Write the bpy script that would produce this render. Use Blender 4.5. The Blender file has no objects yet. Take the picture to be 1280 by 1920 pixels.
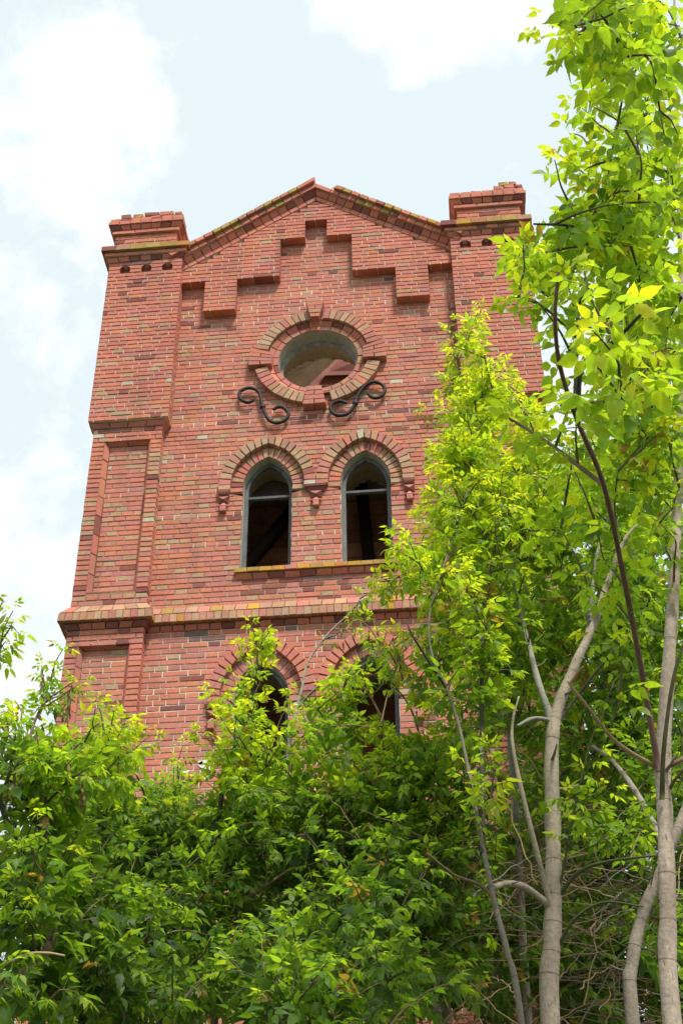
import bpy, math, random
import numpy as np
from mathutils import Vector

random.seed(11); rng = np.random.default_rng(7)
S = bpy.context.scene
COL = S.collection

# ------------------------------------------------------------------ camera
F_PX, PITCH, YAW, ROLL = 2600.0, 0.6598, -0.0836, -0.012
CAM = Vector((1.2665, -11.8374, 1.6))
cp, sp, cy, sy = math.cos(PITCH), math.sin(PITCH), math.cos(YAW), math.sin(YAW)
FWD = Vector((sy * cp, cy * cp, sp)); RT0 = Vector((cy, -sy, 0)); UP0 = RT0.cross(FWD)
RIGHT = math.cos(ROLL) * RT0 + math.sin(ROLL) * UP0
UPV = -math.sin(ROLL) * RT0 + math.cos(ROLL) * UP0
cam = bpy.data.cameras.new('camera'); camo = bpy.data.objects.new('camera', cam); COL.objects.link(camo)
from mathutils import Matrix
m3 = Matrix((RIGHT, UPV, -FWD)).transposed()
camo.matrix_world = Matrix.Translation(CAM) @ m3.to_4x4()
cam.sensor_fit = 'VERTICAL'; cam.sensor_height = 36.0; cam.lens = F_PX / 1920 * 36.0
cam.clip_start = 0.05; cam.clip_end = 5000
S.camera = camo
S.render.resolution_x, S.render.resolution_y = 682, 1024

def ray(px, py):
    return FWD + (px - 640) / F_PX * RIGHT - (py - 960) / F_PX * UPV
def at(px, py, Y):
    """world point on the plane y = Y seen at photo pixel px, py"""
    v = ray(px, py)
    return CAM + v * ((Y - CAM.y) / v.y)

# ------------------------------------------------------------------ light
SUN_EL, SUN_AZ = math.radians(56), math.radians(28)      # sun in front of the facade, a little to the right
sun_dir = Vector((math.sin(SUN_AZ) * math.cos(SUN_EL), -math.cos(SUN_AZ) * math.cos(SUN_EL), math.sin(SUN_EL)))
sl = bpy.data.lights.new('sun', 'SUN'); sl.energy = 1.5; sl.angle = math.radians(10); sl.color = (1, 0.95, 0.87)
slo = bpy.data.objects.new('sun', sl); COL.objects.link(slo)
slo.rotation_euler = sun_dir.to_track_quat('Z', 'Y').to_euler(); slo.location = (8, -20, 30)

W = bpy.data.worlds.new('World'); S.world = W; W.use_nodes = True
nt = W.node_tree; nt.nodes.clear()
def nn(t, typ, **kw):
    n = t.nodes.new(typ)
    for k, v in kw.items(): setattr(n, k, v)
    return n
def vmath(t, op, a, b):
    n = nn(t, 'ShaderNodeMath', operation=op)
    for i, v in enumerate((a, b)):
        if v is None: continue
        if isinstance(v, (int, float)): n.inputs[i].default_value = v
        else: t.links.new(v, n.inputs[i])
    return n.outputs[0]
out = nn(nt, 'ShaderNodeOutputWorld'); bg = nn(nt, 'ShaderNodeBackground')
bg.inputs['Strength'].default_value = 0.06
nt.links.new(bg.outputs[0], out.inputs[0])
sky = nn(nt, 'ShaderNodeTexSky', sky_type='NISHITA', sun_disc=False)
sky.sun_elevation = SUN_EL; sky.sun_rotation = math.pi - SUN_AZ; sky.air_density = 1.0; sky.dust_density = 1.5
tc = nn(nt, 'ShaderNodeTexCoord')
nz = nn(nt, 'ShaderNodeTexNoise'); nz.inputs['Scale'].default_value = 11.0; nz.inputs['Detail'].default_value = 9
nz.inputs['Roughness'].default_value = 0.62; nz.inputs['Distortion'].default_value = 0.25
nt.links.new(tc.outputs['Generated'], nz.inputs['Vector'])
acc = vmath(nt, 'SUBTRACT', vmath(nt, 'MULTIPLY', nz.outputs['Fac'], 4.6), 1.85)
for (px, py, r, k) in ((130, 290, 4.6, .5), (40, 70, 2.6, .2), (215, 110, 2.0, .3), (310, 130, 1.6, .36), (350, 210, 1.5, .26),
                       (760, 20, 3.4, .72), (900, -30, 3.4, .45), (640, -20, 2.2, .4), (0, 570, 2.0, .75), (110, 960, 3.6, .5), (150, 840, 1.6, .3), (260, 300, 1.8, .3),
                       (1250, 600, 5.0, .28), (60, 1250, 6.0, .5), (780, 100, 1.6, .25),
                       (620, 500, 6.5, -.3), (480, 90, 4.2, -.22), (960, 330, 4.5, -.22), (40, 210, 1.3, -.3), (60, 460, 1.3, -.3), (80, 720, 2.4, -.25)):
    d = ray(px, py).normalized()
    dp = nn(nt, 'ShaderNodeVectorMath', operation='DOT_PRODUCT'); dp.inputs[1].default_value = d
    nt.links.new(tc.outputs['Generated'], dp.inputs[0])
    mr = nn(nt, 'ShaderNodeMapRange', interpolation_type='SMOOTHSTEP')
    mr.inputs['From Min'].default_value = math.cos(math.radians(r * 1.5)); mr.inputs['From Max'].default_value = math.cos(math.radians(r * .25))
    mr.inputs['To Min'].default_value = 0; mr.inputs['To Max'].default_value = k
    nt.links.new(dp.outputs['Value'], mr.inputs['Value'])
    acc = vmath(nt, 'ADD', acc, mr.outputs[0])
cl = nn(nt, 'ShaderNodeMapRange', interpolation_type='SMOOTHSTEP'); nt.links.new(acc, cl.inputs['Value'])
cl.inputs['From Min'].default_value = .55; cl.inputs['From Max'].default_value = 1.25
cl.inputs['To Min'].default_value = 0; cl.inputs['To Max'].default_value = 1.0      # a thin veil everywhere, clouds on top
mix = nn(nt, 'ShaderNodeMix', data_type='RGBA')
veil = nn(nt, 'ShaderNodeMix', data_type='RGBA'); veil.inputs[0].default_value = .88; veil.inputs[7].default_value = (4.65, 5.25, 5.42, 1)   # high thin haze
nt.links.new(sky.outputs[0], veil.inputs[6])
nt.links.new(cl.outputs[0], mix.inputs[0]); nt.links.new(veil.outputs[2], mix.inputs[6])
CLOUD = 5.5
mix.inputs[7].default_value = (CLOUD * .98, CLOUD * 1.02, CLOUD * 1.0, 1)
nt.links.new(mix.outputs[2], bg.inputs['Color'])

S.view_settings.view_transform = 'Standard'; S.view_settings.look = 'None'
S.view_settings.exposure = 1.7; S.view_settings.gamma = 1
S.render.engine = 'CYCLES'
try:
    S.cycles.max_bounces = 8; S.cycles.transmission_bounces = 6; S.cycles.diffuse_bounces = 5
except Exception: pass

# ------------------------------------------------------------------ helpers
def empty(name, loc, label, cat, group=None):
    o = bpy.data.objects.new(name, None); COL.objects.link(o); o.location = loc; o.empty_display_size = .3
    o['label'] = label; o['category'] = cat
    if group: o['group'] = group
    return o

class MB:
    """collects polygons, one colour per face, and links them as one mesh"""
    def __init__(s): s.v = []; s.f = []; s.c = []; s.m = []; s.sm = []
    def poly(s, pts, col=(1, 1, 1), mat=0, smooth=False):
        b = len(s.v); s.v.extend(tuple(p) for p in pts); s.f.append(tuple(range(b, b + len(pts)))); s.c.append(col); s.m.append(mat); s.sm.append(smooth)
    def box(s, x0, x1, y0, y1, z0, z1, col=(1, 1, 1), mat=0):
        V = [(x, y, z) for z in (z0, z1) for y in (y0, y1) for x in (x0, x1)]
        for q in ((0, 2, 3, 1), (4, 5, 7, 6), (0, 1, 5, 4), (2, 6, 7, 3), (0, 4, 6, 2), (1, 3, 7, 5)):
            s.poly([V[i] for i in q], col, mat)
    def brick(s, P, depth, col, e=.0035, jit=.0022, mat=0):
        """P: 4 front corners (bl, br, tr, tl), depth: vector into the wall"""
        P = [Vector(p) for p in P]; dv = Vector(depth); n = dv.normalized()
        u = (P[1] - P[0]).normalized(); w = (P[3] - P[0])
        w = (w - w.dot(u) * u); w = w.normalized() if w.length > 1e-6 else Vector((0, 0, 1))
        off = n * random.uniform(-.0025, .003)
        Q = [p + off + u * random.uniform(-jit, jit) + w * random.uniform(-jit, jit) for p in P]
        c = (Q[0] + Q[1] + Q[2] + Q[3]) / 4
        fr = []
        for p in Q:
            d = c - p; L = d.length
            du = d.dot(u); dw = d.dot(w)
            fr.append(p + u * math.copysign(min(e, abs(du) * .3), du) + w * math.copysign(min(e, abs(dw) * .3), dw))
        rim = [p + n * e for p in Q]; bk = [p + dv for p in Q]
        b = len(s.v); s.v.extend(tuple(p) for p in fr + rim + bk)
        F = [(0, 1, 2, 3)]
        for i in range(4):
            j = (i + 1) % 4
            F.append((4 + i, 4 + j, j, i)); F.append((8 + i, 8 + j, 4 + j, 4 + i))
        for q in F:
            s.f.append(tuple(b + k for k in q)); s.c.append(col); s.m.append(mat); s.sm.append(False)
    def tube(s, pts, rad, n=7, col=(1, 1, 1), mat=0, cap=True):
        pts = [Vector(p) for p in pts]; b = len(s.v); K = len(pts)
        ref = None
        for i, p in enumerate(pts):
            t = (pts[min(i + 1, K - 1)] - pts[max(i - 1, 0)])
            t = t.normalized() if t.length > 1e-9 else Vector((0, 0, 1))
            if ref is None: ref = t.orthogonal().normalized()
            ref = (ref - ref.dot(t) * t).normalized(); bi = t.cross(ref)
            for k in range(n):
                a = 2 * math.pi * k / n
                s.v.append(tuple(p + (ref * math.cos(a) + bi * math.sin(a)) * rad[i]))
        for i in range(K - 1):
            for k in range(n):
                k2 = (k + 1) % n
                s.f.append((b + i * n + k, b + i * n + k2, b + (i + 1) * n + k2, b + (i + 1) * n + k)); s.c.append(col); s.m.append(mat); s.sm.append(True)
        if cap:
            for base in (b, b + (K - 1) * n):
                s.f.append(tuple(base + k for k in range(n))); s.c.append(col); s.m.append(mat); s.sm.append(False)
    def build(s, name, mats, parent=None):
        me = bpy.data.meshes.new(name); me.from_pydata(s.v, [], s.f)
        if not isinstance(mats, (list, tuple)): mats = [mats]
        for m in mats: me.materials.append(m)
        a = me.attributes.new('Col', 'FLOAT_COLOR', 'FACE')
        c = np.ones((len(s.f), 4), np.float32); c[:, :3] = np.array(s.c, np.float32).reshape(-1, 3); a.data.foreach_set('color', c.ravel())
        me.polygons.foreach_set('material_index', np.array(s.m, np.int32))
        me.polygons.foreach_set('use_smooth', np.array(s.sm, bool))
        me.update()
        o = bpy.data.objects.new(name, me); COL.objects.link(o)
        if parent:
            o.parent = parent
            wl = Vector((0, 0, 0)); q = parent
            while q: wl += q.location; q = q.parent
            o.location = -wl
        return o

def smooth_path(pts, rad, sub=5):
    """Catmull-Rom through the points"""
    pts = [Vector(p) for p in pts]; P = [pts[0] * 2 - pts[1]] + pts + [pts[-1] * 2 - pts[-2]]
    o, r = [], []
    for i in range(1, len(P) - 2):
        for k in range(sub):
            t = k / sub; a, b, c, d = P[i - 1], P[i], P[i + 1], P[i + 2]
            o.append(.5 * ((2 * b) + (c - a) * t + (2 * a - 5 * b + 4 * c - d) * t * t + (3 * b - a - 3 * c + d) * t ** 3))
            r.append(rad[i - 1] * (1 - t) + rad[i] * t)
    o.append(pts[-1]); r.append(rad[-1])
    return o, r

# ------------------------------------------------------------------ materials
def mat(name, col=None, rough=.85, spec=.3, attr=True, noise=(), bump=None, metallic=0.0):
    """Principled; colour = Col attribute (or col) times slow and fine noise; noise: (scale, amount, detail)"""
    m = bpy.data.materials.new(name); m.use_nodes = True; t = m.node_tree; b = t.nodes['Principled BSDF']
    b.inputs['Roughness'].default_value = rough; b.inputs['Specular IOR Level'].default_value = spec; b.inputs['Metallic'].default_value = metallic
    if attr:
        a = nn(t, 'ShaderNodeAttribute', attribute_name='Col'); cur = a.outputs['Color']
    else:
        a = nn(t, 'ShaderNodeRGB'); a.outputs[0].default_value = (*col, 1); cur = a.outputs[0]
    g = nn(t, 'ShaderNodeNewGeometry')
    for (sc, am, de) in noise:
        n = nn(t, 'ShaderNodeTexNoise'); n.inputs['Scale'].default_value = sc; n.inputs['Detail'].default_value = de; n.inputs['Roughness'].default_value = .65
        t.links.new(g.outputs['Position'], n.inputs['Vector'])
        mr = nn(t, 'ShaderNodeMapRange'); mr.inputs['From Min'].default_value = .3; mr.inputs['From Max'].default_value = .7
        mr.inputs['To Min'].default_value = 1 - am; mr.inputs['To Max'].default_value = 1 + am
        t.links.new(n.outputs['Fac'], mr.inputs['Value'])
        mx = nn(t, 'ShaderNodeVectorMath', operation='SCALE'); t.links.new(cur, mx.inputs[0]); t.links.new(mr.outputs[0], mx.inputs['Scale']); cur = mx.outputs[0]
    if bump:
        n = nn(t, 'ShaderNodeTexNoise'); n.inputs['Scale'].default_value = bump[0]; n.inputs['Detail'].default_value = 6
        t.links.new(g.outputs['Position'], n.inputs['Vector'])
        bp = nn(t, 'ShaderNodeBump'); bp.inputs['Strength'].default_value = bump[1]; bp.inputs['Distance'].default_value = bump[2]
        t.links.new(n.outputs['Fac'], bp.inputs['Height']); t.links.new(bp.outputs[0], b.inputs['Normal'])
    t.links.new(cur, b.inputs['Base Color'])
    return m

M_BRICK = mat('weathered_brick', rough=.9, spec=.2, noise=((2.2, .13, 4), (28, .14, 6), (140, .12, 3)), bump=(90, .55, .006))
# patches of soot and ochre lichen on the bricks
def stain(m, scale, lo, hi, col, amt):
    t = m.node_tree; b = t.nodes['Principled BSDF']; src = b.inputs['Base Color'].links[0].from_socket
    g = nn(t, 'ShaderNodeNewGeometry'); n = nn(t, 'ShaderNodeTexNoise'); n.inputs['Scale'].default_value = scale; n.inputs['Detail'].default_value = 8; n.inputs['Roughness'].default_value = .7
    t.links.new(g.outputs['Position'], n.inputs['Vector'])
    mr = nn(t, 'ShaderNodeMapRange', interpolation_type='SMOOTHSTEP'); mr.inputs['From Min'].default_value = lo; mr.inputs['From Max'].default_value = hi; mr.inputs['To Max'].default_value = amt
    t.links.new(n.outputs['Fac'], mr.inputs['Value'])
    mx = nn(t, 'ShaderNodeMix', data_type='RGBA'); t.links.new(mr.outputs[0], mx.inputs[0]); t.links.new(src, mx.inputs[6]); mx.inputs[7].default_value = (*col, 1)
    t.links.new(mx.outputs[2], b.inputs['Base Color'])
stain(M_BRICK, 3.1, .58, .78, (.17, .10, .08), .34)
stain(M_BRICK, 11., .60, .80, (.32, .22, .16), .3)
def runs(m, col, amt):
    t = m.node_tree; b = t.nodes['Principled BSDF']; src = b.inputs['Base Color'].links[0].from_socket
    g = nn(t, 'ShaderNodeNewGeometry'); mp = nn(t, 'ShaderNodeMapping'); mp.inputs['Scale'].default_value = (3.2, 3.2, .42); t.links.new(g.outputs['Position'], mp.inputs['Vector'])
    n = nn(t, 'ShaderNodeTexNoise'); n.inputs['Scale'].default_value = 1.0; n.inputs['Detail'].default_value = 7; n.inputs['Roughness'].default_value = .6; t.links.new(mp.outputs[0], n.inputs['Vector'])
    mr = nn(t, 'ShaderNodeMapRange', interpolation_type='SMOOTHSTEP'); mr.inputs['From Min'].default_value = .50; mr.inputs['From Max'].default_value = .74; mr.inputs['To Max'].default_value = amt; t.links.new(n.outputs['Fac'], mr.inputs['Value'])
    mx = nn(t, 'ShaderNodeMix', data_type='RGBA'); t.links.new(mr.outputs[0], mx.inputs[0]); t.links.new(src, mx.inputs[6]); mx.inputs[7].default_value = (*col, 1)
    t.links.new(mx.outputs[2], b.inputs['Base Color'])
runs(M_BRICK, (.26, .12, .09), .40)
M_MORTAR = mat('mortar', rough=.95, spec=.1, noise=((3, .2, 4), (45, .2, 4)), bump=(120, .5, .004))
M_PLASTER = mat('old_plaster', rough=.95, spec=.1, noise=((4, .18, 5), (30, .12, 4)), bump=(40, .4, .006))
M_WOOD = mat('grey_weathered_wood', rough=.85, noise=((6, .2, 4), (60, .25, 4)), bump=(70, .5, .004))
M_IRON = mat('black_wrought_iron', (.020, .017, .018), rough=.65, spec=.3, attr=False, noise=((40, .4, 3),), bump=(60, .5, .004))
M_RUST = mat('rusty_sheet_metal', rough=.7, noise=((3, .25, 4), (25, .2, 4)))
M_BARK = mat('maple_bark', rough=.9, spec=.2, noise=((7, .18, 5), (38, .22, 5)), bump=(55, .6, .006))
def bark(m):
    t = m.node_tree; b = t.nodes['Principled BSDF']; src = b.inputs['Base Color'].links[0].from_socket
    g = nn(t, 'ShaderNodeNewGeometry')
    for sc, sz, lo, hi, am, col in ((1, (95, 95, 22), .60, .72, .75, (.10, .075, .055)), (1, (5, 5, 2), .52, .72, .5, (.20, .15, .11)), (1, (40, 40, 3), .60, .75, .5, (.17, .13, .10))):
        mp = nn(t, 'ShaderNodeMapping'); mp.inputs['Scale'].default_value = sz; t.links.new(g.outputs['Position'], mp.inputs['Vector'])
        n = nn(t, 'ShaderNodeTexNoise'); n.inputs['Scale'].default_value = sc; n.inputs['Detail'].default_value = 4; t.links.new(mp.outputs[0], n.inputs['Vector'])
        mr = nn(t, 'ShaderNodeMapRange', interpolation_type='SMOOTHSTEP'); mr.inputs['From Min'].default_value = lo; mr.inputs['From Max'].default_value = hi; mr.inputs['To Max'].default_value = am; t.links.new(n.outputs['Fac'], mr.inputs['Value'])
        mx = nn(t, 'ShaderNodeMix', data_type='RGBA'); t.links.new(mr.outputs[0], mx.inputs[0]); t.links.new(src, mx.inputs[6]); mx.inputs[7].default_value = (*col, 1); src = mx.outputs[2]
    t.links.new(src, b.inputs['Base Color'])
bark(M_BARK)
M_TWIG = mat('twig_bark', rough=.8, spec=.2, noise=((20, .2, 3),))
M_GROUND = mat('grassy_soil', (.07, .075, .035), attr=False, noise=((.4, .3, 4), (6, .35, 6)), bump=(8, .6, .05))

def leaf_mat(name):
    m = bpy.data.materials.new(name); m.use_nodes = True; t = m.node_tree; b = t.nodes['Principled BSDF']
    a = nn(t, 'ShaderNodeAttribute', attribute_name='Col')
    b.inputs['Roughness'].default_value = .5; b.inputs['Specular IOR Level'].default_value = .35
    t.links.new(a.outputs['Color'], b.inputs['Base Color'])
    tr = nn(t, 'ShaderNodeBsdfTranslucent')
    hs = nn(t, 'ShaderNodeMix', data_type='RGBA', blend_type='MULTIPLY'); hs.inputs[0].default_value = 1
    t.links.new(a.outputs['Color'], hs.inputs[6]); hs.inputs[7].default_value = (2.5, 2.2, .8, 1)
    t.links.new(hs.outputs[2], tr.inputs['Color'])
    mx = nn(t, 'ShaderNodeMixShader'); mx.inputs[0].default_value = .58
    t.links.new(b.outputs[0], mx.inputs[1]); t.links.new(tr.outputs[0], mx.inputs[2])
    t.links.new(mx.outputs[0], t.nodes['Material Output'].inputs['Surface'])
    return m
M_LEAF = leaf_mat('maple_leaf')
M_DRY = mat('dry_seed_key', rough=.9, noise=((30, .2, 3),))

# ------------------------------------------------------------------ ground
g = MB(); N = 24
def gz(x, y): return -.25 * max(0, min(1, (abs(x) - 8) / 30)) + .12 * math.sin(x * .21 + 1) * math.sin(y * .17) * min(1, (abs(x) + abs(y)) / 20)
def gx(i): u = (i / N - .5) * 2; return math.copysign(abs(u) ** 3 * 900 + abs(u) * 40, u)
for i in range(N):
    for j in range(N):
        q = [(gx(i), gx(j)), (gx(i + 1), gx(j)), (gx(i + 1), gx(j + 1)), (gx(i), gx(j + 1))]
        g.poly([(x, y, gz(x, y) - .15) for x, y in q], smooth=True)
go = g.build('ground', M_GROUND); go['kind'] = 'structure'

# ------------------------------------------------------------------ brick palettes (base colours)
RED = [(.525, .186, .129), (.51, .178, .126), (.535, .194, .130), (.505, .178, .130), (.535, .192, .121), (.515, .194, .142), (.485, .176, .133)]
ORANGE = [(.52, .198, .115), (.51, .202, .124)]
PINK = [(.46, .185, .148), (.445, .172, .145), (.46, .205, .160)]
TAN = [(.45, .275, .17), (.41, .255, .165), (.47, .25, .15), (.43, .29, .185)]
PALE = [(.50, .42, .33), (.46, .39, .30)]
DARK = [(.25, .085, .068), (.22, .08, .072), (.27, .10, .08)]
OCHRE = [(.42, .235, .045), (.47, .25, .04), (.36, .22, .06), (.44, .20, .055)]
MOSS = [(.34, .25, .07), (.29, .23, .075), (.38, .27, .09), (.38, .17, .085)]
def jit(c, a=.06):
    k = 1 + random.uniform(-a, a)
    return tuple(max(.005, x * k * (1 + random.uniform(-.04, .04))) for x in c)
def pick(w):
    r = random.random() * sum(x for x, _ in w)
    for x, p in w:
        r -= x
        if r <= 0: break
    return jit(random.choice(p))
def pal_wall(x, z, header):
    mid = 9.7 < z < 13.6
    if 9.74 < z < 10.02 and abs(x) < .95 and random.random() < .75: return pick(((3, PINK), (4, DARK), (2, RED), (1, SOOT)))
    if z > 14.74 and abs(x) > 1.6 and random.random() < .6: return pick(((2, DARK), (2, RED), (1, SOOT)))
    if (9.18 < z < 9.4 or 12.0 < z < 12.2) and random.random() < .25: return pick(((2, DARK), (1, SOOT)))
    if mid and header: return pick(((4.6, RED), (2.6, PINK), (1, ORANGE), (3.2, TAN), (.22, PALE), (.2, DARK)))
    if mid: return pick(((10, RED), (2.5, PINK), (1.6, ORANGE), (.5, TAN), (.04, PALE), (.2, DARK)))
    if header: return pick(((8, RED), (2, PINK), (1.3, ORANGE), (.9, TAN), (.35, DARK)))
    return pick(((11, RED), (2.2, PINK), (1.8, ORANGE), (.25, TAN), (.35, DARK)))
SOOT = [(.20, .12, .105), (.24, .14, .12)]
def pal_dark(x, z, h): return pick(((3, DARK), (4, RED), (.7, ORANGE)))
WARM = [(.40, .215, .14), (.43, .225, .135), (.37, .205, .14)]
def pal_arch(x, z, h): return pick(((2.6, PINK), (1.8, RED), (2.2, TAN), (3, WARM), (.3, DARK)))
def pal_hood(x, z, h): return pick(((2, PINK), (.8, RED), (4, TAN), (3, WARM), (.6, DARK), (.25, PALE)))
def pal_string(x, z, h): return pick(((2.4, PINK), (4, TAN), (3.4, WARM), (.7, RED), (.8, OCHRE)))
def pal_moss(x, z, h): return pick(((4, MOSS), (1.3, OCHRE), (1.5, RED), (1.2, WARM), (.6, DARK)))
def pal_ochre(x, z, h): return pick(((5, OCHRE), (1, PINK)))
def pal_red(x, z, h): return pick(((8, RED), (1.5, ORANGE), (2, PINK), (.8, DARK)))
MORT_W = (.62, .54, .43); MORT_O = (.30, .20, .12); MORT_G = (.42, .36, .29)
def mortar(z): return jit(MORT_O if 9.7 < z < 13.7 and random.random() < .8 else MORT_W if random.random() < .7 else MORT_G, .12)

CH = .0667; SL = .262; HL = .131; J = .0105

def row_cells(i, x0, x1, kind='flemish', ph=None):
    """brick boundaries of row i between x0 and x1: list of (a, b, header)"""
    if kind == 'header': seq = [HL]
    elif kind == 'stretcher': seq = [SL]
    else: seq = [SL, HL]
    period = sum(seq)
    off = (i % 2) * (period / 2 if kind == 'flemish' else seq[0] / 2) + (ph if ph is not None else 0) + random.uniform(-.02, .02)
    x = math.floor((x0 - off) / period) * period + off - period
    res = []; k = 0
    while x < x1:
        L = seq[k % len(seq)]; a, b = x, x + L
        if kind == 'flemish' and k % 2 == 0 and random.random() < .16:      # two headers for a stretcher
            res += [(a, a + L / 2, True), (a + L / 2, b, True)]
        else: res.append((a, b, L == HL))
        x = b; k += 1
    o = []
    for a, b, h in res:
        a2, b2 = max(a, x0), min(b, x1)
        if b2 - a2 < .004: continue
        o.append([a2, b2, h or (b2 - a2) < .16])
    while len(o) > 1 and o[0][1] - o[0][0] < .05: o[1][0] = o[0][0]; o.pop(0)
    while len(o) > 1 and o[-1][1] - o[-1][0] < .05: o[-2][1] = o[-1][1]; o.pop()
    return o

def wall_face(B, z0, z1, spans, P, depth, pal=pal_wall, kind='flemish', back=True, mdepth=.007, bd=.05, ch=CH):
    """fills spans(z) -> [(xa, xb)] between z0 and z1 with bricks; P(x, z) is the front surface, depth the unit vector inwards"""
    n = max(1, round((z1 - z0) / ch)); h = (z1 - z0) / n; dv = Vector(depth)
    for i in range(n):
        za, zb = z0 + i * h, z0 + (i + 1) * h
        lo, hi, md = spans(za + .004), spans(zb - .004), spans((za + zb) / 2)
        if not (len(lo) == len(hi) == len(md)): lo = hi = md
        for (a0, b0), (a1, b1) in zip(lo, hi):
            if back:
                B.poly([Vector(P(a0, za)) + dv * mdepth, Vector(P(b0, za)) + dv * mdepth, Vector(P(b1, zb)) + dv * mdepth, Vector(P(a1, zb)) + dv * mdepth], mortar(za), 1)
            A, Bm = max(min(a0, a1), -99), max(b0, b1); A = min(a0, a1)
            cells = row_cells(i, A, Bm, kind)
            for k, (a, b, hd) in enumerate(cells):
                l0 = max(a, a0) + J / 2 if k else a0 + J / 2; l1 = max(a, a1) + J / 2 if k else a1 + J / 2
                r0 = min(b, b0) - J / 2 if k < len(cells) - 1 else b0 - J / 2; r1 = min(b, b1) - J / 2 if k < len(cells) - 1 else b1 - J / 2
                if min(r0 - l0, r1 - l1) < .004: continue
                jz = random.uniform(-.0015, .0015)
                B.brick([P(l0, za + J / 2 + jz), P(r0, za + J / 2 + jz), P(r1, zb - J / 2 + jz), P(l1, zb - J / 2 + jz)], dv * bd, pal((l0 + r0) / 2, za, hd))

def course(B, bot, top, z0, z1, yb, w=HL, pal=pal_red, sides='FLR', depth=.06, i=0, kind=None, gap=J, skip=None):
    """one course round a rectangular pier. bot / top = (xa, xb, yfront) at z0 / z1; bricks w wide on front and side returns"""
    xa0, xb0, y0 = bot; xa1, xb1, y1 = top
    def run(p0, p1, q0, q1, dv, length, tag):
        if kind: cells = [(a, b, h) for a, b, h in row_cells(i, 0, length, kind, .07)]
        else:
            n = max(1, round(length / w)); cells = [(k * length / n, (k + 1) * length / n, True) for k in range(n)]
        for k, (a, b, h) in enumerate(cells):
            if skip and tag == 'F' and skip((p0[0] + (p1[0] - p0[0]) * ((a + b) / 2 / length))): continue
            a += gap / 2 if k else 0; b -= gap / 2 if k < len(cells) - 1 else 0
            f = lambda u0, u1, t: Vector(u0).lerp(Vector(u1), t / length)
            B.brick([f(p0, p1, a), f(p0, p1, b), f(q0, q1, b), f(q0, q1, a)], dv, pal(p0[0], z0, h))
    g2 = gap / 2
    za, zb = z0 + g2, z1 - g2
    if 'F' in sides: run((xa0, y0, za), (xb0, y0, za), (xa1, y1, zb), (xb1, y1, zb), Vector((0, depth, 0)), xb0 - xa0, 'F')
    D = depth + gap
    if 'L' in sides: run((xa0, yb, za), (xa0, y0 + D, za), (xa1, yb, zb), (xa1, y1 + D, zb), Vector((depth, 0, 0)), yb - y0 - D, 'L')
    if 'R' in sides: run((xb0, y0 + D, za), (xb0, yb, za), (xb1, y1 + D, zb), (xb1, yb, zb), Vector((-depth, 0, 0)), yb - y0 - D, 'R')

# ------------------------------------------------------------------ tower
TOWER = empty('brick_tower', (0, 2.5, 0), 'tall derelict red brick tower with gabled top and pointed windows rising above the trees', 'tower')

WA, WR = .272, .46                 # half width and arc radius of the pointed windows
def arch_half(dz, t):
    """half width of the arch outline offset outwards by t, dz above the spring line"""
    if dz <= 0: return WA + t
    v = (WR + t) ** 2 - dz * dz
    return max(0, math.sqrt(v) - (WR - WA)) if v > 0 else 0
def arch_rise(t): return math.sqrt((WR + t) ** 2 - (WR - WA) ** 2)
WINS = [(-.543, 10.10, 11.25), (.543, 10.10, 11.25), (-.543, 7.42, 8.57), (.543, 7.42, 8.57)]
T1, T2 = .138, .13
OC = (.015, 13.145); OR = .478
def cut(spans, a, b):
    r = []
    for x0, x1 in spans:
        if b <= x0 or a >= x1: r.append((x0, x1)); continue
        if a > x0 + .02: r.append((x0, a))
        if b < x1 - .02: r.append((b, x1))
    return r
RZ, RS = 15.878, .6875             # bottom line of the raking courses: z = RZ - RS*|x|
def front_spans(z):
    s = [(-1.78, 1.78)]
    top = (RZ - .03 - z) / RS
    if top < 1.78: s = [(-max(top, .01), max(top, .01))]
    for (cx, zs, zp) in WINS:
        if zs - .0 < z < zp + arch_rise(T1 + .06):
            h = arch_half(z - zp, 0 if z < zp - .08 else T1 + .06)
            if h > 0: s = cut(s, cx - h, cx + h)
    dz = z - OC[1]
    if abs(dz) < .675: h = math.sqrt(.675 ** 2 - dz * dz); s = cut(s, OC[0] - h, OC[0] + h)
    return s
B = MB()
PF = lambda x, z: (x, 0, z)
IN = (0, 1, 0)
for z0, z1 in ((0, 6.71), (7.01, 9.39), (9.66, 15.86)): wall_face(B, z0, z1, front_spans, PF, IN)
B.box(-1.78, 1.78, .011, .1, 6.71, 7.01, MORT_G, 1); B.box(-1.78, 1.78, .011, .1, 9.39, 9.66, MORT_G, 1)
B.build('front_wall', [M_BRICK, M_MORTAR], TOWER)

# inner leaf of the front wall, plaster inside, with splayed openings cut as strips round each window
def inner_wall(name, x0, x1, z0, z1, spans, y):
    m = MB(); n = int((z1 - z0) / .05)
    for i in range(n):
        za = z0 + (z1 - z0) * i / n; zb = z0 + (z1 - z0) * (i + 1) / n
        for a, b in spans((za + zb) / 2): m.poly([(a, y, za), (a, y, zb), (b, y, zb), (b, y, za)], (.55, .48, .37), 0)
    return m.build(name, M_PLASTER, TOWER)
SP = .07
def inner_spans(z):
    s = [(-2.3, 2.3)]
    top = (RZ - z) / RS
    if top < 2.3: s = [(-max(top, .01), max(top, .01))]
    for (cx, zs, zp) in WINS:
        if zs < z < zp + arch_rise(SP):
            h = arch_half(z - zp, SP)
            if h > 0: s = cut(s, cx - h, cx + h)
    dz = z - OC[1]; r = OR + .12
    if abs(dz) < r: h = math.sqrt(r * r - dz * dz); s = cut(s, OC[0] - h, OC[0] + h)
    return s
inner_wall('inner_wall', -2.3, 2.3, 0, 15.86, inner_spans, .62)

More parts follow.
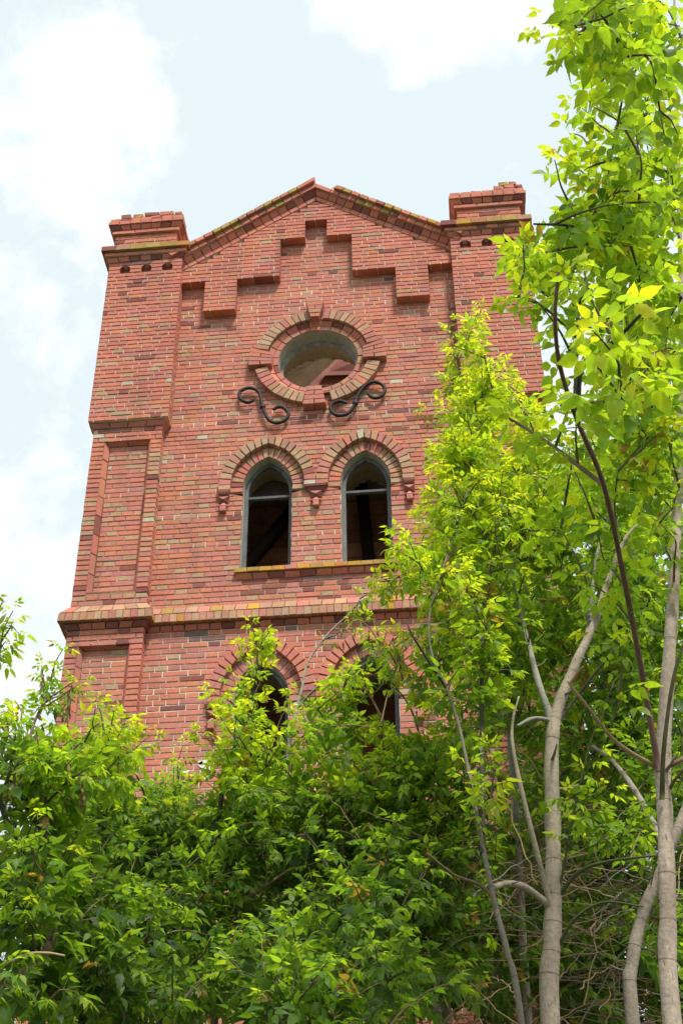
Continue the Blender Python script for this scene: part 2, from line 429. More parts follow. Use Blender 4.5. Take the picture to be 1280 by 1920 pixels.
# string courses: dark chamfered headers, rowlock face, sloping top
def string_course(zb):
    m = MB()
    for (xa, xb, y, sides) in ((-1.74, 1.74, 0, 'F'), (-2.55, -1.755, -.13, 'FLR'), (1.755, 2.55, -.13, 'FLR')):
        k = 1 if sides != 'F' else 0; yb = 5.2 if k else .3
        if k and xa < 0: yl = 5.2
        bot = (xa, xb, y); c1 = .045; c2 = .095
        b = lambda d: (xa - d * k, xb + d * k, y - d)
        course(m, b(.005), b(c1), zb, zb + .062, yb, HL, pal_dark, sides)
        course(m, b(c2), b(c2 - .006), zb + .064, zb + .172, yb, .077, pal_string, sides, gap=.008)
        course(m, b(c2 - .01), b(.004), zb + .174, zb + .30, yb, .13, pal_ochre if random.random() < .0 else pal_string, sides, gap=.006)
        if k: m.box(xa + .01, xb - .01, y + .012, 5.2, zb, zb + .29, MORT_O, 1); m.box(xa - .08, xb + .08, y - .083, 5.2, zb + .068, zb + .165, MORT_O, 1)
        else: m.box(xa, xb, -.083, .1, zb + .068, zb + .165, MORT_O, 1); m.box(xa, xb, .012, .1, zb, zb + .3, MORT_O, 1)
    return m.build('string_course', [M_BRICK, M_MORTAR], TOWER)
string_course(9.39); string_course(6.71)

# pilasters
def pilaster(sg):
    m = MB()
    def fx(a, b): return (a, b) if sg < 0 else (-b, -a)
    def zone(xa, xb, y, z0, z1, yb, panel=None, holes=None, pal=pal_wall):
        xa, xb = fx(xa, xb); n = max(1, round((z1 - z0) / CH)); h = (z1 - z0) / n
        for i in range(n):
            za, zb = z0 + i * h, z0 + (i + 1) * h; zm = (za + zb) / 2
            if panel and panel[2] < zm < panel[3]:
                p0, p1 = fx(panel[0], panel[1])
                for (u, v) in ((xa, p0), (p1, xb)):
                    m.brick([(u, y, za + J / 2), (v, y, za + J / 2), (v, y, zb - J / 2), (u, y, zb - J / 2)], (0, .10, 0), pal(0, za, True))
                course(m, (xa, xb, y), (xa, xb, y), za, zb, yb, sides='LR', i=i, kind='flemish', pal=pal, depth=.1)
            else:
                if holes and holes[0] < zm < holes[1]:
                    course(m, (xa, xb, y), (xa, xb, y), za, zb, yb, i=i, kind='flemish', pal=pal, sides='LR')
                    ed = [1.682] + [e for h_ in sorted(holes[2]) for e in h_] + [2.612]
                    for k in range(0, len(ed), 2):
                        u, v = sorted((sg * ed[k], sg * ed[k + 1])); m.brick([(u + .002, y, za + J / 2), (v - .002, y, za + J / 2), (v - .002, y, zb - J / 2), (u + .002, y, zb - J / 2)], (0, .075, 0), pal(0, za, True))
                else: course(m, (xa, xb, y), (xa, xb, y), za, zb, yb, i=i, kind='flemish', pal=pal)
        if panel:
            p0, p1 = fx(panel[0], panel[1]); q0, q1 = p0 + .052, p1 - .04; za, zb = panel[2], panel[3]; d = .07
            wall_face(m, za + .045, zb - .045, lambda z: [(q0, q1)], lambda x, z: (x, y + d, z), IN, pal)
            L = zb - za; k = max(1, round(L / SL))
            for j in range(k):
                a, b = za + L * j / k + .004, za + L * (j + 1) / k - .004
                a2, b2 = max(a, za + .045 * (j == 0)), min(b, zb - .045 * (j == k - 1))
                a2 = a + (.045 if j == 0 else 0); b2 = b - (.045 if j == k - 1 else 0)
                m.brick([(p0 + .004, y + .004, a), (q0, y + d - .003, a2), (q0, y + d - .003, b2), (p0 + .004, y + .004, b)], (-.03, .05, 0), pal_red(0, 0, 0))
                m.brick([(q1, y + d - .003, a2), (p1 - .004, y + .004, a), (p1 - .004, y + .004, b), (q1, y + d - .003, b2)], (.03, .05, 0), pal_red(0, 0, 0))
            for k2 in range(2):
                u0, u1 = p0 + (p1 - p0) * k2 / 2 + .004, p0 + (p1 - p0) * (k2 + 1) / 2 - .004
                v0 = q0 if k2 == 0 else u0; v1 = q1 if k2 else u1
                m.brick([(v0, y + d - .003, zb - .045), (v1, y + d - .003, zb - .045), (u1, y + .004, zb), (u0, y + .004, zb)], (0, .05, .03), pal_red(0, 0, 0))
                m.brick([(u0, y + .004, za), (u1, y + .004, za), (v1, y + d - .003, za + .045), (v0, y + d - .003, za + .045)], (0, .05, -.03), pal_red(0, 0, 0))
            m.box(xa + .012, p0 - .004, y + .012, yb, z0, z1, jit(MORT_O), 1); m.box(p1 + .004, xb - .012, y + .012, yb, z0, z1, jit(MORT_O), 1)
            m.box(p0 - .004, p1 + .004, y + .1, yb, z0, z1, jit(MORT_O), 1)
            m.box(p0 - .004, p1 + .004, y + .012, y + .1, z0, za - .004, jit(MORT_O), 1); m.box(p0 - .004, p1 + .004, y + .012, y + .1, zb + .004, z1, jit(MORT_W), 1)
        elif holes:
            m.box(xa + .012, xb - .012, y + .012, yb, z0, holes[0], jit(MORT_W), 1); m.box(xa + .012, xb - .012, y + .012, yb, holes[1], z1, jit(MORT_W), 1)
            m.box(xa + .012, xb - .012, y + .065, yb, holes[0], holes[1], jit((.26, .09, .07)), 1)
        else: m.box(xa + .012, xb - .012, y + .012, yb, z0, z1, jit(MORT_O if z1 < 13 else MORT_W), 1)
    zone(-2.552, -1.755, -.13, 0, 6.71, 5.2)
    zone(-2.552, -1.755, -.13, 7.01, 9.39, 5.2, panel=(-2.425, -1.882, 7.18, 9.223))
    zone(-2.552, -1.755, -.13, 9.69, 12.133, 5.2, panel=(-2.412, -1.877, 9.855, 11.952))
    xa, xb = fx(-2.552, -1.755)
    r = lambda d, y: (xa - d, xb + d, y - d)
    course(m, r(.004, -.13), r(.042, -.13), 12.133, 12.197, 5.2, .2, pal_red)
    m.box(xa, xb, -.118, 5.2, 12.13, 12.2, MORT_W, 1)
    hz = 12.199 + 37 * .06677
    zone(-2.612, -1.682, -.205, 12.199, 14.87, 5.2, holes=(hz, hz + 2 * .06677, ((2.34, 2.465), (2.07, 2.195), (1.80, 1.93))))
    # little arched heads of the three holes: a brick with a round notch
    for (a, b) in ((2.34, 2.465), (2.07, 2.195), (1.80, 1.93)):
        pts = [(sg * (b + .003), hz + .1335), ] ; cxx = (a + b) / 2; R_ = (b - a) / 2
        for k in range(7):
            th0, th1 = math.pi * k / 7, math.pi * (k + 1) / 7
            for (t0, t1) in ((th0, th1),):
                x0, x1 = sg * (cxx + R_ * math.cos(t0)), sg * (cxx + R_ * math.cos(t1))
                z0, z1 = hz + .085 + .05 * math.sin(t0), hz + .085 + .05 * math.sin(t1)
                q = [(x0, -.20, z0), (x0, -.20, hz + .137), (x1, -.20, hz + .137), (x1, -.20, z1)]
                m.poly(q if sg > 0 else q[::-1], RED[0]); m.poly([(x0, -.20, z0), (x1, -.20, z1), (x1, -.12, z1), (x0, -.12, z0)], DARK[0])
    return m.build('pilaster', [M_BRICK, M_MORTAR], TOWER)
pilaster(-1); pilaster(1)

# corner piers: corbelled cap on each pilaster and the little turret above it
def pier(sg, loose):
    m = MB()
    fx = lambda a, b: (a, b) if sg < 0 else (-b, -a)
    xa, xb = fx(-2.612, -1.682); y = -.205; yb = .75
    r = lambda d: (xa - d, xb + d, y - d)
    def full(bot, top, z0, z1, w, pal, gap=J):
        course(m, bot, top, z0, z1, yb + (y - bot[2]), w, pal, gap=gap)
    full(r(.004), r(.035), 14.87, 14.937, HL, pal_dark)
    full(r(.058), r(.058), 14.937, 15.003, HL, pal_red)
    full(r(.098), r(.098), 15.003, 15.09, .2, pal_moss, .004)
    m.box(xa - .05, xb + .05, y - .05, yb + .05, 14.94, 15.0, MORT_G, 1); m.box(xa - .09, xb + .09, y - .09, yb + .09, 15.006, 15.084, (.26, .21, .08), 1)
    m.box(xa, xb, y + .01, yb, 14.8, 15.09, MORT_G, 1)
    xa, xb = fx(-2.60, -1.80); y = -.135; yb = .66
    n = 5; h = (15.455 - 15.09) / n
    for i in range(n): course(m, (xa, xb, y), (xa, xb, y), 15.09 + i * h, 15.09 + (i + 1) * h, yb, i=i, kind='flemish', pal=pal_red)
    m.box(xa + .012, xb - .012, y + .012, yb, 15.08, 15.46, MORT_W, 1)
    full(r(.035), r(.035), 15.455, 15.52, SL, pal_red); full(r(.04), r(.075), 15.52, 15.585, HL, pal_dark)
    full(r(.088), r(.088), 15.585, 15.652, HL, pal_moss if 0 else pal_red); full(r(.07), r(.07), 15.652, 15.72, HL, pal_red)
    m.box(xa - .025, xb + .025, y - .025, yb + .02, 15.46, 15.716, MORT_O, 1); m.box(xa - .055, xb + .055, y - .055, yb + .05, 15.6, 15.70, MORT_O, 1)
    for (a, b, zz, hh, pl) in loose:
        x = a
        while x < b - .03:
            w = min(random.choice((.131, .131, .2)), b - x)
            m.brick([(x + .005, y - .02 + random.uniform(-.02, .02), zz), (x + w - .005, y - .02, zz), (x + w - .005, y - .015, zz + hh + random.uniform(-.008, .008)), (x + .005, y - .02, zz + hh)], (0, .24, 0), pl(0, 0, 0), e=.006, jit=.005)
            x += w
    if sg < 0:      # bricks of a broken corbel left sticking out of the inner side
        for (yy, zz) in ((.22, 15.50), (.45, 15.62), (.34, 15.36)):
            m.brick([(xb, yy, zz), (xb + .10, yy, zz), (xb + .10, yy, zz + .06), (xb, yy, zz + .06)], (0, .12, 0), pick(((1, DARK), (1, RED))))
        for k in range(2): m.brick([(xb - .42 + k * .1, y - .08, 15.085), (xb - .33 + k * .1, y - .08, 15.085), (xb - .33 + k * .1, y - .08, 15.2), (xb - .42 + k * .1, y - .08, 15.2)], (0, .09, 0), pick(((1, PINK), (1, RED))))
    return m.build('corner_pier', [M_BRICK, M_MORTAR], TOWER)
pier(-1, [(-2.62, -1.73, 15.722, .066, pal_red), (-2.56, -2.42, 15.79, .07, pal_moss), (-2.40, -2.27, 15.79, .06, pal_moss), (-2.25, -1.86, 15.79, .075, pal_moss), (-1.85, -1.75, 15.79, .05, pal_moss)])
pier(1, [(2.0, 2.67, 15.722, .066, pal_red), (2.30, 2.67, 15.79, .066, pal_red), (2.36, 2.60, 15.858, .066, pal_moss)])

# gable: projecting plate with stepped lower edge
GY = -.123
def gable_spans(z):
    xm = min(1.70, (RZ - .004 - z) / RS)
    if z < 14.497: s = [(.981, 1.392)]
    elif z < 15.175: s = [(.449, xm)]
    elif z < 15.49: s = [(.134, xm)]
    else: return [(-xm, xm)] if xm > .01 else []
    s = [(a, b) for a, b in s if b > a + .02]
    return [(-b, -a) for a, b in reversed(s)] + s
G = MB()
for z0, z1 in ((13.963, 14.497), (14.497, 15.175), (15.175, 15.49), (15.49, 15.86)):
    wall_face(G, z0, z1, gable_spans, lambda x, z: (x, GY, z), IN, pal=lambda x, z, h: pick(((11, RED), (2.5, PINK), (1.8, ORANGE), (.5, TAN), (.3, DARK))), back=False, bd=.122)
    n = max(1, round((z1 - z0) / CH)); h = (z1 - z0) / n
    for i in range(n):
        sp_ = gable_spans(z0 + (i + .98) * h); lo_ = gable_spans(z0 + (i + .02) * h)
        for (a, b) in (sp_ if len(sp_) == len(lo_) else lo_): G.box(a + .012, b - .012, GY + .011, .0, z0 + i * h + (.012 if i == 0 else 0), z0 + (i + 1) * h, jit(MORT_W, .1), 1)
G.build('gable', [M_BRICK, M_MORTAR], TOWER)

# raking cornice, one per slope
ca, sa = math.cos(math.atan(RS)), math.sin(math.atan(RS))
def rake(sg):
    m = MB(); L = 1.71 / ca
    def P(s, t, y): return Vector((sg * (s * ca + t * sa), y, RZ - s * sa + t * ca))
    def run(t0, t1, y0, y1, w, pal, s0=0, s1=L, yb=.3, gap=J, jt=.002):
        n = round((s1 - s0) / w)
        for k in range(n):
            a, b = s0 + (s1 - s0) * k / n, s0 + (s1 - s0) * (k + 1) / n
            a0 = a + gap / 2; b0 = b - gap / 2
            # mitre the first brick at the apex
            m0 = max(a0, -t0 * sa / ca + .004) if k else -t0 * sa / ca + .004; m1 = a0 if k else -t1 * sa / ca + .004
            if k and s0 == 0: m0 = a0
            if s0 > 0: m0 = m1 = a0
            q = [P(m0, t0, y0), P(b0, t0, y0), P(b0, t1, y1), P(m1, t1, y1)]
            if sg < 0: q = [q[1], q[0], q[3], q[2]]
            m.brick(q, (0, yb - y0, 0), pal(0, 0, 1), jit=jt)
    run(.004, .068, GY - .003, GY - .003, HL, pal_red)
    run(.072, .136, GY - .01, GY - .055, HL, pal_dark if sg < 9 else pal_red)
    run(.138, .204, GY - .085, GY - .085, HL * 1.02, lambda a, b, c: pick(((5, RED), (1.2, MOSS), (1, PINK), (.6, DARK))), jt=.004)
    run(.206, .27, GY - .13, GY - .125, HL * 1.0, pal_moss, s0=0 if sg < 0 else .16, gap=.014, jt=.007)
    for (t0, t1, y) in ((.0, .2, GY + .011), (.14, .262, GY - .07)):
        q = [P(.1, t0, y), P(L, t0, y), P(L, t1, y), P(.1, t1, y)]
        bq = [p + Vector((0, .35, 0)) for p in q]
        m.poly(q if sg > 0 else q[::-1], MORT_G, 1); m.poly([q[0], q[1], bq[1], bq[0]], MORT_G, 1); m.poly([q[3], q[2], bq[2], bq[3]], MORT_G, 1)
    return m.build('raking_cornice', [M_BRICK, M_MORTAR], TOWER)
rake(-1); rake(1)

# windows
def ring_pts(cx, zp, t, n):
    """points of the arch outline offset by t, from left spring over the apex to the right"""
    R_ = WR + t; cl_ = cx + (WR - WA); a_ap = math.acos((WR - WA) / R_)
    L = [(cl_ - R_ * math.cos(a_ap * k / n), zp + R_ * math.sin(a_ap * k / n)) for k in range(n + 1)]
    return L + [(2 * cx - x, z) for x, z in L[-2::-1]]
def voussoirs(m, cx, zp, t0, t1, n, y, depth, pal, down=0):
    R0, R1 = WR + t0, WR + t1; c0 = WR - WA
    ap0, ap1 = math.acos(c0 / R0), math.acos(c0 / R1)
    for sg in (-1, 1):
        for k in range(n):
            g_ = .006
            def pt(R_, ap, f): a = ap * f; return (cx + sg * (R_ * math.cos(a) - c0), y, zp + R_ * math.sin(a))
            f0, f1 = k / n + g_ / (R0 * ap0), (k + 1) / n - g_ / (R0 * ap0)
            q = [pt(R0, ap0, f0), pt(R1, ap1, f0), pt(R1, ap1, f1), pt(R0, ap0, f1)]
            if sg < 0: q = [q[1], q[0], q[3], q[2]]
            m.brick(q, (0, depth, 0), pal(0, 0, 1), jit=.003)
        for k in range(down):
            z1 = zp - k * .068 - .004; z0 = z1 - .060
            xa, xb = sorted((cx + sg * (WA + t0), cx + sg * (WA + t1)))
            m.brick([(xa, y, z0), (xb, y, z0), (xb, y, z1), (xa, y, z1)], (0, depth, 0), pal(0, 0, 1), jit=.003)
def window(cx, zs, zp, upper):
    w = MB()
    voussoirs(w, cx, zp, .004, T1 - .004, 9, 0, .12, pal_arch if upper else pal_red)
    o = ring_pts(cx, zp, T1 + .065, 14)        # mortar sheet behind the arch bricks
    inn = ring_pts(cx, zp, .002, 14)
    for k in range(len(o) - 1):
        w.poly([(inn[k][0], .012, inn[k][1]), (inn[k + 1][0], .012, inn[k + 1][1]), (o[k + 1][0], .012, o[k + 1][1]), (o[k][0], .012, o[k][1])][::-1], jit(MORT_O if upper else MORT_W), 1)
    for sg in (-1, 1):
        xa, xb = sorted((cx + sg * (WA + .002), cx + sg * (WA + T1 + .065)))
        w.poly([(xa, .012, zp - .08), (xb, .012, zp - .08), (xb, .012, zp), (xa, .012, zp)], jit(MORT_O), 1)
        xa, xb = sorted((cx + sg * (WA + .006), cx + sg * (WA + T1 + .05)))
        w.brick([(xa, 0, zp - .066), (xb, 0, zp - .066), (xb, 0, zp - .004), (xa, 0, zp - .004)], (0, .1, 0), pal_arch(0, 0, 1))
    # plastered reveal, splayed inside
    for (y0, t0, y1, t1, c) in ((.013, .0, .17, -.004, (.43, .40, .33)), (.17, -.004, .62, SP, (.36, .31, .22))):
        a = [(cx - WA - t0, zs)] + ring_pts(cx, zp, t0, 14) + [(cx + WA + t0, zs)]
        b = [(cx - WA - t1, zs)] + ring_pts(cx, zp, t1, 14) + [(cx + WA + t1, zs)]
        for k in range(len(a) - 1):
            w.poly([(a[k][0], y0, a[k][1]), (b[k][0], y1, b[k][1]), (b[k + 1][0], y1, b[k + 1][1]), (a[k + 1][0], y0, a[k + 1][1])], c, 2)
        w.poly([(a[0][0], y0, zs), (a[-1][0], y0, zs), (b[-1][0], y1, zs), (b[0][0], y1, zs)], c, 2)
    wo = w.build('window', [M_BRICK, M_MORTAR, M_PLASTER], TOWER)
    # timber frame: pointed outline plus transom
    f = MB(); y0, y1 = .115, .165; gw = .044
    gc = [(.13, .14, .15), (.11, .115, .12), (.16, .16, .16)]
    a = [(cx - WA + .004, zs + .01)] + ring_pts(cx, zp, -.006, 10) + [(cx + WA - .004, zs + .01)]
    b = [(cx - WA + gw, zs + .01)] + ring_pts(cx, zp, -gw, 10) + [(cx + WA - gw, zs + .01)]
    for k in range(len(a) - 1):
        c = random.choice(gc)
        A0, A1, B0, B1 = a[k], a[k + 1], b[k], b[k + 1]
        f.poly([(A0[0], y0, A0[1]), (B0[0], y0, B0[1]), (B1[0], y0, B1[1]), (A1[0], y0, A1[1])], c)
        f.poly([(B0[0], y0, B0[1]), (B0[0], y1, B0[1]), (B1[0], y1, B1[1]), (B1[0], y0, B1[1])], c)
        f.poly([(A0[0], y1, A0[1]), (B0[0], y1, B0[1]), (B1[0], y1, B1[1]), (A1[0], y1, A1[1])][::-1], c)
    fo = f.build('frame', M_WOOD, wo)
    if upper:
        t = MB(); t.box(cx - WA + gw - .002, cx + WA - gw + .002, .118, .162, zp - .085, zp - .055, gc[1]); t.build('transom', M_WOOD, wo)
    # hood mould with its corbels
    hd = MB()
    voussoirs(hd, cx, zp, T1, T1 + T2, 10, -.062, .075, pal_hood if upper else pal_red, down=1)
    hd.build('hood', [M_BRICK, M_MORTAR], wo)
    return wo
wobs = [window(cx, zs, zp, zs > 9) for cx, zs, zp in WINS]
def corbel(x0, x1, z, parent, wide=False):
    """little brick bracket under a hood: rounded moulding, inverted pyramid, gablet and block"""
    m = MB(); cx = (x0 + x1) / 2; w = x1 - x0; dk = jit(DARK[2]); rd = jit(RED[1]); rd2 = jit(PINK[0])
    n = 6; pr = .065
    ww = w - .012
    if wide:     # stepped trapezoid over the middle corbel
        for (a, d0, d1, z0, z1) in ((w / 2 - .005, .058, .058, z - .018, z), (w / 2 - .03, .05, .012, z - .075, z - .02)):
            m.brick([(cx - a + .02, -d1, z0), (cx + a - .02, -d1, z0), (cx + a, -d0, z1), (cx - a, -d0, z1)], (0, .07, 0), dk)
        z -= .085; ww = .131
    else:
        for k in range(n):
            a0, a1 = math.pi / 2 * k / n, math.pi / 2 * (k + 1) / n
            p = lambda a: (-pr * math.sin(a) ** .7 - .002, z - .075 * (1 - math.sin(a)) if 0 else z - .075 + .075 * (1 - math.cos(a)))
            (ya, za), (yb, zb) = p(a0), p(a1)
            m.poly([(cx - ww / 2, ya, za), (cx + ww / 2, ya, za), (cx + ww / 2, yb, zb), (cx - ww / 2, yb, zb)], dk, 0, True)
        for sx in (-1, 1): m.poly([(cx + sx * ww / 2, 0, z - .075)] + [(cx + sx * ww / 2, -pr * math.sin(math.pi / 2 * k / n) ** .7 - .002, z - .075 + .075 * (1 - math.cos(math.pi / 2 * k / n))) for k in range(n + 1)] + [(cx + sx * ww / 2, 0, z)], dk)
        z -= .085
    h = .075; tip = Vector((cx, -.055, z - h * .55)); A = [Vector((cx - ww / 2, -.006, z)), Vector((cx + ww / 2, -.006, z)), Vector((cx + ww / 2, -.006, z - h)), Vector((cx - ww / 2, -.006, z - h))]
    A[0].y = A[1].y = -.05                                            # upper edge stands out, sides fall back
    for k, c in ((0, rd2), (1, dk), (3, dk)): m.poly([A[k], tip, A[(k + 1) % 4]], c)
    m.poly([A[2], A[3], tip], dk)
    z -= h + .004; hw = ww / 2; top = Vector((cx, -.012, z + .03))
    L, R_ = Vector((cx - hw, -.012, z - .05)), Vector((cx + hw, -.012, z - .05)); fm = Vector((cx, -.062, z - .046)); 
    fl, fr = Vector((cx - hw * .55, -.06, z - .05)), Vector((cx + hw * .55, -.06, z - .05))
    m.poly([top, fl, fr], rd2); m.poly([top, L, fl], rd); m.poly([top, fr, R_], rd); m.poly([L, R_, fr, fl], dk)
    z -= .054; b = .033
    m.brick([(cx - b, -.062, z - .07), (cx + b, -.062, z - .07), (cx + b, -.062, z), (cx - b, -.062, z)], (0, .07, 0), rd2)
    return m.build('hood_corbel', [M_BRICK, M_MORTAR], parent)
for i, (zz) in ((0, 11.182), (2, 8.502)):
    corbel(-1.085, -.957, zz, wobs[i]); corbel(-.133, .133, zz, wobs[i], True); corbel(.957, 1.085, zz, wobs[i + 1])
# common sill under each pair of windows
def sill(z):
    m = MB()
    course(m, (-.862, .872, -.062), (-.862, .872, -.058), z - .05, z + .012, .3, .131, pal_ochre, 'FLR', gap=.006)
    course(m, (-.835, .845, -.004), (-.845, .855, -.045), z - .116, z - .052, .1, .17, pal_dark, 'F')
    m.box(-.85, .86, -.05, .2, z - .046, z + .006, (.34, .22, .07), 1)
    m.build('window_sill', [M_BRICK, M_MORTAR], TOWER)
sill(10.105); sill(7.425)

# oculus
oc = MB(); ox, oz = OC
def polar(r, a, y): return (ox + r * math.cos(a), y, oz + r * math.sin(a))
def ring(m, r0, y0, r1, y1, n, pal, depth, g_=.005, skip=None, a_off=0.):
    for k in range(n):
        a0, a1 = 2 * math.pi * k / n + a_off, 2 * math.pi * (k + 1) / n + a_off
        if skip and skip((a0 + a1) / 2): continue
        e0, e1 = g_ / r0, g_ / r1
        sub = 1
        q = [polar(r0, a1 - e0, y0), polar(r1, a1 - e1, y1), polar(r1, a0 + e1, y1), polar(r0, a0 + e0, y0)]
        m.brick([q[3], q[2], q[1], q[0]], (0, depth, 0), pal(0, 0, 1), jit=.002)
ring(oc, OR, .002, .537, .0, 25, pal_arch, .1)
ring(oc, .541, .004, .602, -.034, 25, lambda a, b, c: pick(((4, RED), (1.5, DARK))), .12)
for k in range(48):
    a0, a1 = 2 * math.pi * k / 48, 2 * math.pi * (k + 1) / 48
    oc.poly([polar(OR - .008, a0, .012), polar(.69, a0, .012), polar(.69, a1, .012), polar(OR - .008, a1, .012)], MORT_O, 1)
    for (r0, y0, r1, y1, c) in ((OR - .008, .011, OR - .010, .2, (.36, .34, .28)), (OR - .010, .2, OR + .12, .62, (.40, .33, .21))):
        oc.poly([polar(r0, a0, y0), polar(r0, a1, y0), polar(r1, a1, y1), polar(r1, a0, y1)], c, 2)
oco = oc.build('oculus_window', [M_BRICK, M_MORTAR, M_PLASTER], TOWER)
rg = MB()
def in_key(a):
    a %= 2 * math.pi
    return abs(a - math.pi / 2) < .12 or abs(a - 3 * math.pi / 2) < .17 or (-.17 < (a if a < 4 else a - 2 * math.pi) < .27) or (math.pi - .27 < a < math.pi + .17)
for q4 in range(4):       # four arcs between the key blocks
    rg = MB()
    ring(rg, .607, -.072, .758, -.072, 56, pal_hood, .085, .004, lambda a: in_key(a) or int((a % (2 * math.pi)) // (math.pi / 2)) != q4)
    rg.build('oculus_ring', [M_BRICK, M_MORTAR], oco)
def key(pts, y, rows):
    m = MB(); P0, P1, P2, P3 = [Vector((x, y, z)) for x, z in pts]   # bl br tr tl
    for k in range(rows):
        a, b = k / rows + .01, (k + 1) / rows - .01
        l0, r0, l1, r1 = P0.lerp(P3, a), P1.lerp(P2, a), P0.lerp(P3, b), P1.lerp(P2, b)
        cut_ = [0, .5, 1] if (k % 2 == 0) else [0, 1]
        for i in range(len(cut_) - 1):
            s0, s1 = cut_[i] + (.02 if i else 0), cut_[i + 1] - (.02 if i < len(cut_) - 2 else 0)
            m.brick([l0.lerp(r0, s0), l0.lerp(r0, s1), l1.lerp(r1, s1), l1.lerp(r1, s0)], (0, -y + .01, 0), pick(((3, PINK), (3, RED), (1, TAN))), jit=.002)
    m.build('keystone', [M_BRICK, M_MORTAR], oco)
key([(-.062, 13.735), (.040, 13.735), (.098, 13.995), (-.122, 13.995)], -.125, 4)
key([(-.150, 12.325), (.120, 12.325), (.066, 12.61), (-.094, 12.61)], -.115, 4)
for sg in (-1, 1):
    q = [(ox + sg * .537, oz - .13), (ox + sg * .815, oz - .13), (ox + sg * .80, oz + .16), (ox + sg * .545, oz + .06)]
    if sg < 0: q = [q[1], q[0], q[3], q[2]]
    key(q, -.105, 4)
fr = MB()
for k in range(48):
    a0, a1 = 2 * math.pi * k / 48, 2 * math.pi * (k + 1) / 48; c = random.choice(((.30, .31, .32), (.24, .25, .26), (.34, .34, .34)))
    r0, r1 = OR - .010, OR - .038
    fr.poly([polar(r0, a0, .19), polar(r0, a1, .19), polar(r1, a1, .19), polar(r1, a0, .19)], c)
    fr.poly([polar(r1, a0, .19), polar(r1, a1, .19), polar(r1, a1, .25), polar(r1, a0, .25)], c)
fr.build('frame', M_WOOD, oco)

# iron scrolls: S-shaped anchor bars
SL_PTS = [(-.725, 12.492), (-.791, 12.465), (-.868, 12.51), (-.897, 12.58), (-.881, 12.655), (-.781, 12.694), (-.671, 12.621), (-.624, 12.416), (-.588, 12.281), (-.536, 12.168), (-.453, 12.117), (-.356, 12.152), (-.317, 12.25), (-.376, 12.345), (-.44, 12.36), (-.498, 12.325)]
SR_PTS = [(.354, 12.348), (.281, 12.388), (.205, 12.365), (.168, 12.31), (.178, 12.24), (.246, 12.173), (.36, 12.184), (.443, 12.318), (.478, 12.447), (.563, 12.594), (.679, 12.651), (.776, 12.59), (.795, 12.49), (.74, 12.41), (.66, 12.405), (.593, 12.48)]
for pts in (SL_PTS, SR_PTS):
    m = MB(); p, r = smooth_path([(x, -.055, z) for x, z in pts], [.017] + [.021] * 14 + [.017], 5)
    m.tube(p, r, 8, (.02, .02, .02))
    i = len(p) * 8 // 16 - 2
    m.tube([p[i] - Vector((0, .0, .018)), p[i] + Vector((0, 0, .018))], [.034, .034], 8)
    m.tube([p[i] + Vector((0, .06, 0)), p[i] - Vector((0, .03, 0))], [.012, .012], 6)
    m.build('scroll_bracket', M_IRON, TOWER)

# side and back walls, floor, roof, timbers inside
for sg in (-1, 1):
    m = MB()
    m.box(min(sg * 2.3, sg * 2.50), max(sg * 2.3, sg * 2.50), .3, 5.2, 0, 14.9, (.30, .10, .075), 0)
    m.build('side_wall', M_BRICK, TOWER)
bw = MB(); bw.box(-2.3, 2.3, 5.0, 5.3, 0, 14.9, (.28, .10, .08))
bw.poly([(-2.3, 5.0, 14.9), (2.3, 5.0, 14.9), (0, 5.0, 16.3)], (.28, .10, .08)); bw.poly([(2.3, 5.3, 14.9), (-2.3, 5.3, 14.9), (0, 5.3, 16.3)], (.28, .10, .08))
bw.build('back_wall', M_BRICK, TOWER)
ip = MB(); ip.poly([(-2.28, 4.98, 12.25), (-2.28, 4.98, 14.8), (2.28, 4.98, 14.8), (2.28, 4.98, 12.25)][::-1], (.62, .56, .46))  # pale unseen skins, added to bounce daylight into the top storey
for sg in (-1, 1): ip.poly([(sg * 2.285, .63, 12.25), (sg * 2.285, 4.97, 12.25), (sg * 2.285, 4.97, 14.35), (sg * 2.285, .63, 14.35)], (.58, .52, .42))
ip.build('bounce_plaster', M_PLASTER, TOWER)
rf = MB()
for sg in (-1, 1):
    n = 11
    for k in range(8 if sg < 0 else 0):       # boards under the roof, running up the slope
        y0, y1 = .64 + 4.5 * k / n + .004, .64 + 4.5 * (k + 1) / n - .004
        zr = lambda x: RZ + .02 - RS * abs(x) * .9
        q = [(0, y0, zr(0)), (sg * 2.45, y0, zr(2.45)), (sg * 2.45, y1, zr(2.45)), (0, y1, zr(0))]
        rf.poly(q, jit((.36, .28, .19), .2)); 
    for k in range(3 if sg < 0 else 0):       # rusty sheets over the boards; rear and right slope left open to let daylight inside
        y0, y1 = .35 + 4.95 * k / 6, .35 + 4.95 * (k + 1) / 6 + .05
        zr = lambda x: RZ + .10 - RS * abs(x) * .9 + .012 * (k % 2)
        rf.poly([(0, y0, zr(0)), (sg * 2.6, y0, zr(2.6)), (sg * 2.6, y1, zr(2.6)), (0, y1, zr(0))], jit((.25, .08, .06), .1), 1)
rf.build('roof', [M_WOOD, M_RUST], TOWER)
